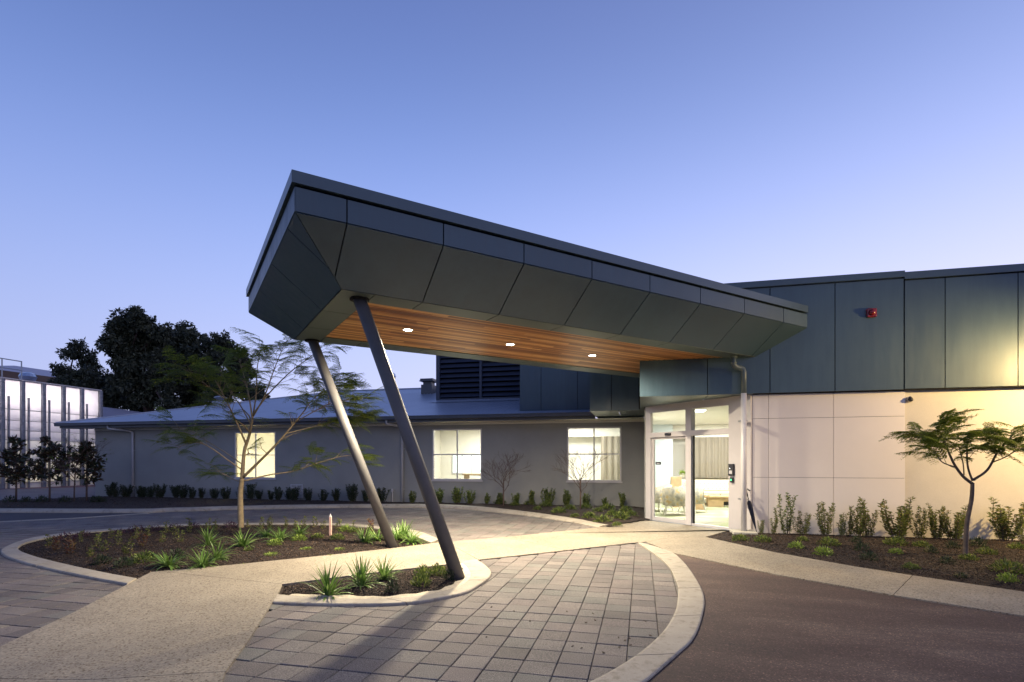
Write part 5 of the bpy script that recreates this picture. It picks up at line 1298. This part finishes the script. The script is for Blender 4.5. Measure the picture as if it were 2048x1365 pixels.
# leafless small trees
def bare_tree(label, px, top_px, t, seed, lean=0, leaves=0):
    rs = np.random.RandomState(seed); b0 = np.array(At(px, 1000, t)); b0[2] = .02; Hh = EYE+(HZ-top_px)*t/FPX
    T = thing('young_tree', label, 'tree', tuple(b0), 'young leafless trees by the wing'); fork = Hh*.47
    m_ = MB(); tp = [(b0[0], b0[1], -.02), (b0[0]+lean*.3, b0[1], fork*.5), (b0[0]+lean, b0[1], fork)]
    m_.tube(tp, [.024, .021, .018], 8); m_.build('trunk', 'bark_bare', T, True)
    br = MB(); tips = []
    def grow(p, d, l, r_, lev):
        e = p+d*l; mid = p+d*l*.5+rs.normal(size=3)*l*.06; br.tube([tuple(p), tuple(mid), tuple(e)], [r_, r_*.8, r_*.6], 4)
        if lev == 0: tips.append(e); return
        for k in range(rs.randint(2, 4) if lev > 1 else 3):
            v = rs.normal(size=3)*[1, 1, .5]; nd = d*1.0+v/np.linalg.norm(v)*.62+[0, 0, .12]; nd /= np.linalg.norm(nd); grow(e if k else p+(e-p)*.75, nd, l*rs.uniform(.66, .92), r_*.68, lev-1)
    P0 = np.array(tp[-1])
    for k in range(7):
        a = k*2*math.pi/7+rs.uniform(-.3, .3); f_ = rs.uniform(.5, .95); d = np.array([math.cos(a)*f_, math.sin(a)*f_, .8]); d /= np.linalg.norm(d)
        grow(P0-[0, 0, .07*k*Hh/2], d, (Hh-fork)*.33, .012, 4)
    br.build('branch', 'bark_bare', T)['kind'] = 'stuff'
    if leaves:
        k = leaves; ii = rs.randint(0, len(tips), k); V, Fc = leaf_cloud(np.array(tips)[ii], rs.normal(size=(k, 3))*[1, 1, .2], rs.uniform(.08, .2, k), np.full(k, .05), seed=seed); raw('foliage', V, Fc, 'leaf_jac', T)
bare_tree('leafless young tree against the grey wall between the two right windows', 1007, 893, 16.9, 31)
bare_tree('leafless young tree in front of the window nearest the entrance', 1161, 882, 15.6, 32)
bare_tree('thin sparse young tree between two magnolias at the left', 148, 862, 18.8, 33, .06, 46)

# magnolias
def magnolia(label, px, top_px, t, w, seed):
    rs = np.random.RandomState(seed); b0 = np.array(At(px, 1000, t)); b0[2] = .05; Hh = EYE+(HZ-top_px)*t/FPX
    T = thing('magnolia_tree', label, 'tree', tuple(b0), 'young magnolias in the far bed'); m_ = MB(); m_.tube([(b0[0], b0[1], -.02), (b0[0]+.02, b0[1], Hh*.5), (b0[0], b0[1], Hh*.93)], [.032, .024, .010], 8); m_.build('trunk', 'bark_bare', T, True)
    P = []; D = []; br = MB()
    for k in range(46):
        z = Hh*(.30+.66*rs.rand()**.9); f = (z/Hh-.28)/.72; rad = w*math.sin(math.pi*min(1, .16+.86*f))**.8*rs.uniform(.5, 1.05); a = rs.uniform(0, 6.28)
        e = np.array([b0[0]+rad*math.cos(a), b0[1]+rad*math.sin(a), z+rad*.35]); s = np.array([b0[0], b0[1], z-rad*.3]); br.tube([tuple(s), tuple(e)], [.008, .004], 4)
        for c in (e, s+(e-s)*.7, s+(e-s)*.45):
            n_ = rs.randint(5, 9); u = rs.normal(size=(n_, 3))+[math.cos(a)*.5, math.sin(a)*.5, .35]; P.append(np.tile(c, (n_, 1))+rs.normal(size=(n_, 3))*.02); D.append(u)
    P = np.vstack(P); D = np.vstack(D); k = len(P); V, Fc = leaf_cloud(P, D, rs.uniform(.12, .22, k), rs.uniform(.055, .09, k), seed=seed)
    raw('foliage', V, Fc, 'leaf_mag', T); br.build('branch', 'bark_bare', T)['kind'] = 'stuff'
magnolia('leftmost young magnolia with dark glossy leaves at the frame edge', 32, 876, 18.6, .60, 41)
magnolia('broad young magnolia with dark glossy leaves, second from the left', 99, 874, 18.6, .64, 42)
magnolia('young magnolia with dark glossy leaves beside the wing corner', 173, 884, 18.9, .50, 43)

# ================================================================ SHRUBS AND LOW PLANTS
def shrub_parts(T, h, w, nst, mat, seed, ll=.05, lean=0):
    """several upright leafy stems, built at the origin of T"""
    rs = np.random.RandomState(seed); st = MB(); P = []; D = []
    for k in range(nst):
        a = rs.uniform(0, 6.28); r_ = w*.5*rs.uniform(.1, .55); hh = h*rs.uniform(.55, 1.0) if k else h
        x0, y0 = r_*.5*math.cos(a), r_*.5*math.sin(a); tp = np.array([r_*1.7*math.cos(a)+lean*rs.rand(), r_*1.7*math.sin(a), hh]); p0 = np.array([x0, y0, -.02]); mid = (p0+tp)/2+rs.normal(size=3)*[.03, .03, 0]
        st.tube([tuple(p0), tuple(mid), tuple(tp)], [.006, .005, .003], 4)
        n_ = int(hh/.018)
        for i in range(n_):
            t = .12+.88*i/n_; q = p0+(mid-p0)*t*2 if t < .5 else mid+(tp-mid)*(t-.5)*2
            m_ = rs.randint(2, 5)
            for j in range(m_):
                b_ = rs.uniform(0, 6.28); P.append(q+rs.normal(size=3)*.012); D.append([math.cos(b_), math.sin(b_), rs.uniform(.1, 1.0)])
    k = len(P); V, Fc = leaf_cloud(P, D, rs.uniform(.7, 1.25, k)*ll, rs.uniform(.35, .5, k)*ll, seed=seed)
    raw('foliage', V, Fc, mat).parent = T; o = st.build('stem', 'bark_dark'); o.parent = T
def tuft_parts(T, r_, h, n_, mat, seed, ll=.04):
    rs = np.random.RandomState(seed); u = rs.normal(size=(n_, 3)); u[:, 2] = np.abs(u[:, 2]); u /= np.linalg.norm(u, axis=1)[:, None]
    P = u*[r_, r_, h]*rs.uniform(.25, .95, (n_, 1))**.6; D = u*[1, 1, .7]+rs.normal(size=(n_, 3))*.4+[0, 0, .5]
    V, Fc = leaf_cloud(P, D, rs.uniform(.7, 1.3, n_)*ll, rs.uniform(.25, .45, n_)*ll, seed=seed); raw('foliage', V, Fc, mat).parent = T
    st = MB()
    for k in range(6): a = k*1.05; st.tube([(0, 0, -.01), (r_*.5*math.cos(a), r_*.5*math.sin(a), h*.6)], .003, 4)
    o = st.build('stem', 'bark_dark'); o.parent = T
def strap_parts(T, L_, n_, mat, seed, upright=.5, wd=.012):
    rs = np.random.RandomState(seed); V = []; Fc = []
    for k in range(n_):
        a = rs.uniform(0, 6.28); l = L_*rs.uniform(.55, 1.05); el = rs.uniform(.35, 1.45)*(.6+upright*.5); el = min(1.5, el)
        dr = rs.uniform(.25, 1.1)*(1.6-el); p = np.array([rs.normal()*.018, rs.normal()*.018, -.01]); w = wd*rs.uniform(.7, 1.2); sg = 7; side = np.array([-math.sin(a), math.cos(a), 0]); o = len(V); e = el
        for i in range(sg+1):
            t = i/sg; ww = w*(1-t**2.2)*(.55+.45*min(1, t*4)); ridge = np.array([0, 0, -ww*.35])
            V += [tuple(p-side*ww), tuple(p+ridge), tuple(p+side*ww)]
            e = el-dr*1.9*t; p = p+np.array([math.cos(a)*math.cos(e), math.sin(a)*math.cos(e), math.sin(e)])*l/sg
        for i in range(sg): b_ = o+i*3; Fc += [(b_, b_+3, b_+4, b_+1), (b_+1, b_+4, b_+5, b_+2)]
    raw('leaf_blade', V, Fc, mat, None, True).parent = T
PROTO = {}
def proto(kind, build):
    T = bpy.data.objects.new(kind, None); T.empty_display_size = .1; COL.objects.link(T); build(T); PROTO[kind] = T; T['unused'] = 1; KIDS[kind] = list(c for c in bpy.data.objects if c.parent == T); return T
def place(kind, name, loc, rz, sc_, label, cat, group):
    src = PROTO[kind]
    if 'unused' in src.keys(): T = src; del T['unused']
    else:
        T = bpy.data.objects.new(name, None); T.empty_display_size = .1; COL.objects.link(T)
        for ch in KIDS[kind]: c = ch.copy(); COL.objects.link(c); c.parent = T
    T.name = name; T.location = loc; T.rotation_euler = (0, 0, rz); T.scale = (sc_,)*3 if not isinstance(sc_, tuple) else sc_
    T['label'] = label; T['category'] = cat; T['group'] = group; return T
for i in range(5): proto('sh%d' % i, lambda T, i=i: shrub_parts(T, .60, .50, 12+i % 4, 'leaf_shrub', 50+i, .062))
for i in range(4): proto('shd%d' % i, lambda T, i=i: shrub_parts(T, .62, .66, 15+i, 'leaf_dark', 150+i, .062))
for i in range(5): proto('tall%d' % i, lambda T, i=i: shrub_parts(T, .80, .34+.09*(i % 3), (5, 8, 5, 9, 13)[i], ('leaf_shrub_dry', 'leaf_shrub_dry', 'leaf_shrub')[i % 3], 60+i, .05, (.12, 0, -.1, 0, 0)[i]))
proto('lime', lambda T: tuft_parts(T, .11, .10, 230, 'leaf_lime', 70, .035))
proto('green', lambda T: tuft_parts(T, .15, .12, 260, 'leaf_shrub', 71, .045))
proto('dark', lambda T: tuft_parts(T, .12, .14, 180, 'leaf_dark', 72, .045))
proto('limeflat', lambda T: tuft_parts(T, .12, .035, 110, 'leaf_lime', 73, .035))
for i in range(3): proto('seed%d' % i, lambda T, i=i: shrub_parts(T, .24, .12, 2+i, 'leaf_shrub_dry', 80+i, .042))
proto('redseed', lambda T: shrub_parts(T, .24, .12, 3, 'leaf_red', 85, .042))
proto('purple', lambda T: tuft_parts(T, .17, .15, 190, 'leaf_purple', 86, .04))
for i in range(3): proto('strap%d' % i, lambda T, i=i: strap_parts(T, .40, 64, 'leaf_strap', 90+i, (.5, .3, .7)[i]))
proto('bigstrap', lambda T: strap_parts(T, .46, 62, 'leaf_strap', 96, .9, .013))
rp2 = random.Random(77)
ORD = ['first', 'second', 'third', 'fourth', 'fifth', 'sixth', 'seventh', 'eighth', 'ninth', 'tenth', 'eleventh', 'twelfth', 'thirteenth', 'fourteenth', 'fifteenth', 'sixteenth', 'seventeenth', 'eighteenth', 'nineteenth', 'twentieth', 'twenty-first', 'twenty-second', 'twenty-third', 'twenty-fourth', 'twenty-fifth', 'twenty-sixth']
# row of shrubs under the grey wall
row1 = [216, 232, 251, 276, 290, 303, 323, 349, 366, 386, 399, 426, 452, 475, 499, 515, 542, 558, 575, 592, 618, 648, 675, 708, 731, 764]
tops1 = [962, 978, 968, 972, 970, 974, 970, 972, 970, 980, 976, 974, 972, 976, 970, 978, 978, 974, 978, 974, 976, 978, 974, 968, 980, 974]
for i, (px, ty) in enumerate(zip(row1, tops1)):
    b_ = 16.95; x = OnBx(px, b_); z = hz_far(x, b_); t = b_/ray(px, 900)[1]; top = EYE+(HZ-ty)*t/FPX
    place('shd%d' % (i % 4), 'shrub', (x, b_+rp2.uniform(-.1, .12), z-.01), rp2.uniform(0, 6), (max(.6, (top-z)/.62)*rp2.uniform(.9, 1.3), max(.6, (top-z)/.62)*rp2.uniform(.8, 1.1), max(.6, (top-z)/.62)*rp2.uniform(.9, 1.18)),
          f'dark leafy shrub, {ORD[i]} from the left corner of the grey wing', 'shrub', 'shrubs in a row under the grey wall')
row2 = [(824, 980), (878, 975), (914, 972), (939, 979), (973, 985), (999, 984), (1032, 984), (1064, 979), (1096, 975), (1133, 978), (1171, 985), (1210, 994), (1244, 984)]
lab2 = ['lit leafy shrub just right of the downpipe left of the middle window', 'leafy shrub under the left edge of the middle window', 'tallest leafy shrub under the middle window', 'leafy shrub under the right edge of the middle window',
        'leafy shrub just left of the bare tree on the grey wall', 'leafy shrub at the foot of the bare tree on the grey wall', 'leafy shrub right of the bare tree on the grey wall', 'wide leafy shrub midway between the bare tree and the right window',
        'upright leafy shrub just left of the right window', 'leafy shrub under the left edge of the right window', 'leafy shrub right of the bare tree at the right window', 'smallest leafy shrub under the right edge of the right window', 'last leafy shrub of the row, nearest the entrance']
for i, (px, ty) in enumerate(row2):
    b_ = 16.9; x = OnBx(px, b_); z = hz_far(x, b_); t = b_/ray(px, 900)[1]; top = EYE+(HZ-ty)*t/FPX
    place('sh%d' % ((i*2+1) % 5), 'shrub', (x, b_, z-.01), rp2.uniform(0, 6), max(.5, (top-z)/.62), lab2[i], 'shrub', 'shrubs in a row under the grey wall')
for (px, py) in [(20, 1003), (52, 1002), (85, 1003), (130, 1002), (192, 1001), (205, 1003)]:
    q = At(px, py, 18.4); place('dark', 'groundcover', (q[0], q[1], hz_far(q[0], q[1])), rp2.uniform(0, 6), rp2.uniform(1.0, 1.7), f'low dark clump, {ORD[sorted([20,52,85,130,192,205]).index(px)]} from the left at the foot of the magnolias', 'groundcover', 'dark clumps under the magnolias')
TUFTS = [(1075, 1020), (1092, 1014), (1118, 1026), (1140, 1020), (1150, 1033), (1172, 1018), (1178, 1036), (1196, 1025), (1215, 1020), (1225, 1032), (1240, 1038), (1252, 1024), (1262, 1032), (1205, 1042), (1060, 1010), (1030, 1012), (1000, 1008), (1234, 1048)]
for (px, py) in TUFTS:
    q = G(px, py, .08); place('green', 'groundcover', (q[0], q[1], hz_far(q[0], q[1])-.01), rp2.uniform(0, 6), rp2.uniform(.8, 1.5), f'low green tuft, {ORD[sorted(TUFTS).index((px, py))]} from the left in front of the wing shrubs', 'groundcover', 'low tufts in front of the wing shrubs')
# tall shrubs along the pale wall
row3 = [(1523, 1038, 'smallest leafy shrub beside the leaning umbrella', 'tall1'), (1545, 1014, 'leaning leafy shrub, second along the pale wall from the entrance', 'tall0'), (1570, 984, 'tallest slender shrub of the pale wall nearest the entrance', 'tall2'),
        (1604, 1021, 'wide low leafy shrub left of the first wall joint pair', 'tall3'), (1651, 1001, 'leafy shrub just left of the vertical joint in the pale wall', 'tall1'), (1683, 1024, 'thin leafy shrub just right of the vertical joint in the pale wall', 'tall2'),
        (1697, 1016, 'sparse pale stemmed shrub beside the tall pair', 'tall0'), (1717, 992, 'tall leafy shrub in the middle of the panelled pale wall', 'tall3'), (1738, 1016, 'slender shrub with a reddish tip on the panelled wall', 'tall1'),
        (1797, 990, 'tall dense shrub at the edge where the wall panels end', 'tall4'), (1838, 1010, 'leafy shrub just right of the panel edge', 'tall3'), (1873, 1004, 'leafy shrub left of the young jacaranda trunk', 'tall4'), (1910, 1006, 'broad shrub right behind the young jacaranda trunk', 'tall4'), (2010, 994, 'broad dense shrub right of the young jacaranda', 'tall4'), (2044, 1040, 'small shrub at the right frame edge', 'tall1')]
for i, (px, ty, lb, kd) in enumerate(row3):
    b_ = 11.62; x = OnBx(px, b_); z = hz_wall(x, b_); t = b_/ray(px, 900)[1]; top = EYE+(HZ-ty)*t/FPX; s = (top-z)/.82
    wf = 1.5 if px in (2010, 1910, 1797, 1604) else 1.1
    place(kd, 'shrub', (x, b_, z-.01), rp2.uniform(0, 6), (s*wf, s*wf, s), lb, 'shrub', 'shrubs along the pale wall')
# low plants in the wall bed
low_w = [(1481, 1079, 'green', 1.0, 'green tuft in front of the concrete drain block'), (1525, 1083, 'green', 1.0, 'green tuft below the umbrella in the wall bed'), (1593, 1096, 'lime', 1.1, 'lime green tuft nearest the entrance in the wall bed'), (1604, 1082, 'green', .7, 'tiny green tuft behind the nearest lime tuft'),
         (1647, 1108, 'lime', 1.25, 'brightest lime tuft left of centre in the wall bed'), (1658, 1091, 'green', 1.15, 'green tuft behind the brightest lime tuft'), (1713, 1086, 'dark', .8, 'dark tuft under the tall shrub pair'), (1723, 1101, 'dark', 1.0, 'dark green tuft in the middle of the wall bed'),
         (1737, 1119, 'dark', 1.0, 'grey green tuft near the path right of the lime tufts'), (1792, 1090, 'green', 1.2, 'green tuft below the dense shrub at the panel edge'), (1792, 1108, 'lime', .9, 'lime tuft below the panel edge shrub'), (1843, 1094, 'green', .9, 'flat green tuft left of the jacaranda'),
         (1862, 1106, 'dark', .8, 'small dark tuft left of the jacaranda'), (1906, 1097, 'dark', .9, 'dark tuft just left of the jacaranda trunk'), (1954, 1094, 'dark', 1.2, 'wide dark tuft right of the jacaranda trunk'), (1973, 1109, 'green', .9, 'green tuft right of the jacaranda trunk, nearer the path'),
         (1938, 1120, 'green', .8, 'small green tuft at the foot of the jacaranda'), (1894, 1128, 'dark', .8, 'faint dark tuft in front of the jacaranda'), (1822, 1136, 'green', .7, 'tiny green tuft near the path in the wall bed'), (1922, 1153, 'dark', .6, 'tiny dark tuft at the path edge'),
         (2017, 1146, 'green', 1.3, 'large dark green clump near the right frame edge'), (2016, 1163, 'lime', 1.0, 'lime clump in front of the large clump at the right'), (2036, 1098, 'green', .9, 'green tuft under the broad right shrub')]
for (px, py, kd, s, lb) in low_w:
    q = G(px, py, .05); place(kd, 'groundcover', (q[0], q[1], hz_wall(q[0], q[1])-.008), rp2.uniform(0, 6), s, lb, 'groundcover', 'low plants in the bed under the pale wall')
# strap leaved plants
straps = [(337, 1132, 'strap1', 1.05, 'strappy clump nearest the path at the left of the large bed', hz_big), (407, 1129, 'strap0', 1.05, 'front strappy clump of the pair by the path', hz_big), (434, 1119, 'strap2', .95, 'rear strappy clump of the pair by the path', hz_big), (417, 1092, 'strap2', 1.05, 'upright strappy clump behind the pair', hz_big),
          (485, 1094, 'strap0', 1.15, 'strappy clump at the foot of the slender jacaranda', hz_big), (532, 1075, 'strap1', .95, 'strappy clump right of the slender jacaranda trunk', hz_big), (560, 1083, 'strap0', 1.05, 'dark strappy clump second right of the jacaranda', hz_big), (600, 1070, 'strap1', .9, 'thin spreading strappy clump left of the pink stake', hz_big),
          (729, 1086, 'strap2', 1.0, 'strappy clump left of the far slanted post', hz_big), (755, 1082, 'strap0', 1.0, 'strappy clump just left of the far slanted post', hz_big), (796, 1080, 'strap0', 1.15, 'strappy clump just right of the far slanted post', hz_big), (822, 1084, 'strap1', 1.1, 'last strappy clump at the tip of the large bed', hz_big), (808, 1074, 'strap2', 1.1, 'rear strappy clump at the tip of the large bed', hz_big),
          (656, 1188, 'bigstrap', 1.0, 'largest strappy plant at the left of the island', hz_island), (722, 1172, 'bigstrap', .92, 'middle strappy plant of the three on the island', hz_island), (768, 1160, 'strap2', .92, 'right hand strappy plant of the three on the island', hz_island)]
for (px, py, kd, s, lb, hf) in straps:
    q = G(px, py, .04); place(kd, 'strappy_plant', (q[0], q[1], hf(q[0], q[1])), rp2.uniform(0, 6), s, lb, 'strappy plant', 'strap leaved plants in the beds')
low_i = [(785, 1182, 'dark', .65, 'small dark tuft at the front of the island'), (843, 1170, 'green', .8, 'front green bush left of the near slanted post'), (846, 1152, 'green', .75, 'rear green bush left of the near slanted post'), (876, 1150, 'green', .8, 'green bush close behind the near slanted post'), (898, 1157, 'dark', .6, 'dark tuft touching the near slanted post')]
for (px, py, kd, s, lb) in low_i:
    q = G(px, py, .04); place(kd, 'groundcover', (q[0], q[1], hz_island(q[0], q[1])-.008), rp2.uniform(0, 6), (s, s, s*1.5), lb, 'groundcover', 'low plants on the island')
low_b = [(600, 1083, 'lime', 1.2, 'round lime tuft left of the pink stake'), (693, 1063, 'lime', 1.3, 'tallest lime tuft right of the pink stake'), (635, 1077, 'green', .8, 'small bright green tuft left of the stake'), (675, 1080, 'green', .9, 'green tuft right of the stake'), (613, 1099, 'limeflat', .9, 'flat lime patch left below the stake'),
         (678, 1099, 'limeflat', .8, 'flat lime patch right below the stake'), (662, 1107, 'limeflat', .7, 'flat lime patch closest to the path below the stake'), (549, 1091, 'lime', 1.1, 'lime tuft below the second right clump'), (543, 1110, 'limeflat', 1.0, 'flat lime patch right of the jacaranda clump'), (489, 1124, 'limeflat', .6, 'tiny lime patch by the path below the jacaranda'),
         (497, 1102, 'green', .5, 'tiny dark green tuft right of the jacaranda clump'), (246, 1133, 'dark', 1.0, 'dark tuft at the left front of the large bed'), (205, 1126, 'dark', 1.0, 'dark tuft near the kerb at the left of the large bed'), (353, 1118, 'dark', 1.0, 'dark tuft behind the left strappy clump'), (288, 1124, 'green', 1.2, 'low green plant left of the left strappy clump'), (707, 1066, 'green', .9, 'green tuft right of the tallest lime tuft')]
for (px, py, kd, s, lb) in low_b:
    q = G(px, py, .04); place(kd, 'groundcover', (q[0], q[1], hz_big(q[0], q[1])-.008), rp2.uniform(0, 6), s, lb, 'groundcover', 'low plants in the large bed')
seeds = [(112, 1099, 'redseed'), (140, 1108, 'redseed'), (179, 1113, 'seed2'), (203, 1103, 'seed1'), (232, 1092, 'seed0'), (253, 1110, 'seed2'), (286, 1094, 'redseed'), (297, 1073, 'seed0'), (323, 1086, 'seed1'), (353, 1072, 'seed2'), (363, 1085, 'seed1'), (160, 1086, 'seed0'), (220, 1078, 'seed0'), (270, 1079, 'seed1'), (95, 1092, 'seed0'), (190, 1092, 'seed0'),
         (418, 1060, 'seed1'), (432, 1062, 'seed2'), (497, 1056, 'seed1'), (539, 1055, 'seed2'), (572, 1056, 'seed0'), (608, 1055, 'seed1'), (626, 1056, 'seed0'), (645, 1058, 'seed2'), (676, 1061, 'seed1'), (706, 1061, 'seed0'), (741, 1064, 'redseed'), (380, 1066, 'seed0'), (335, 1066, 'seed1'), (590, 1060, 'seed2'), (520, 1060, 'seed0')]
for (px, py, kd) in seeds:
    q = G(px, py, .04); back = py < 1068; same = sorted(x for x in seeds if (x[1] < 1068) == back and (x[2] == 'redseed') == (kd == 'redseed')); od = ORD[same.index((px, py, kd))]
    lb = f'sparse seedling, {od} from the left near the far kerb of the large bed' if back else (f'small reddish seedling, {od} from the left in the large bed' if kd == 'redseed' else f'small green seedling, {od} from the left in the front of the large bed')
    if back and kd == 'redseed': lb = 'tall reddish seedling just left of the far slanted post'
    place(kd, 'seedling', (q[0], q[1], hz_big(q[0], q[1])-.008), rp2.uniform(0, 6), rp2.uniform(.8, 1.3), lb, 'seedling', 'seedlings near the far kerb' if back else 'seedlings in the left half of the bed')
PURP = [(238, 1070), (165, 1076), (312, 1064), (386, 1058), (462, 1057), (135, 1081), (275, 1066), (350, 1061)]
for (px, py) in PURP:
    q = G(px, py, .04); place('purple', 'groundcover', (q[0], q[1], hz_big(q[0], q[1])-.008), rp2.uniform(0, 6), rp2.uniform(.8, 1.2), f'low purple clump, {ORD[sorted(PURP).index((px, py))]} from the left along the far kerb', 'groundcover', 'purple clumps along the far kerb')
for k, T in list(PROTO.items()):
    if 'unused' in T.keys():
        for ch in KIDS[k]: bpy.data.objects.remove(ch)
        bpy.data.objects.remove(T)
# pink survey stake
q = G(661, 1071, .05); z0 = hz_big(q[0], q[1]); sk = thing('survey_stake', 'pink painted timber stake with a white pointed top', 'stake', (q[0], q[1], z0))
m_ = MB(); m_.box(q[0]-.022, q[0]+.022, q[1]-.012, q[1]+.012, z0-.05, z0+.36); m_.build('peg', 'stake_pink', sk)
m_ = MB(); m_.add([(q[0]-.022, q[1]-.012, z0+.361), (q[0]+.022, q[1]-.012, z0+.361), (q[0]+.022, q[1]+.012, z0+.361), (q[0]-.022, q[1]+.012, z0+.361), (q[0], q[1], z0+.43)], [(0, 3, 2, 1), (0, 1, 4), (1, 2, 4), (2, 3, 4), (3, 0, 4)]); m_.build('tip', 'stake_white', sk)
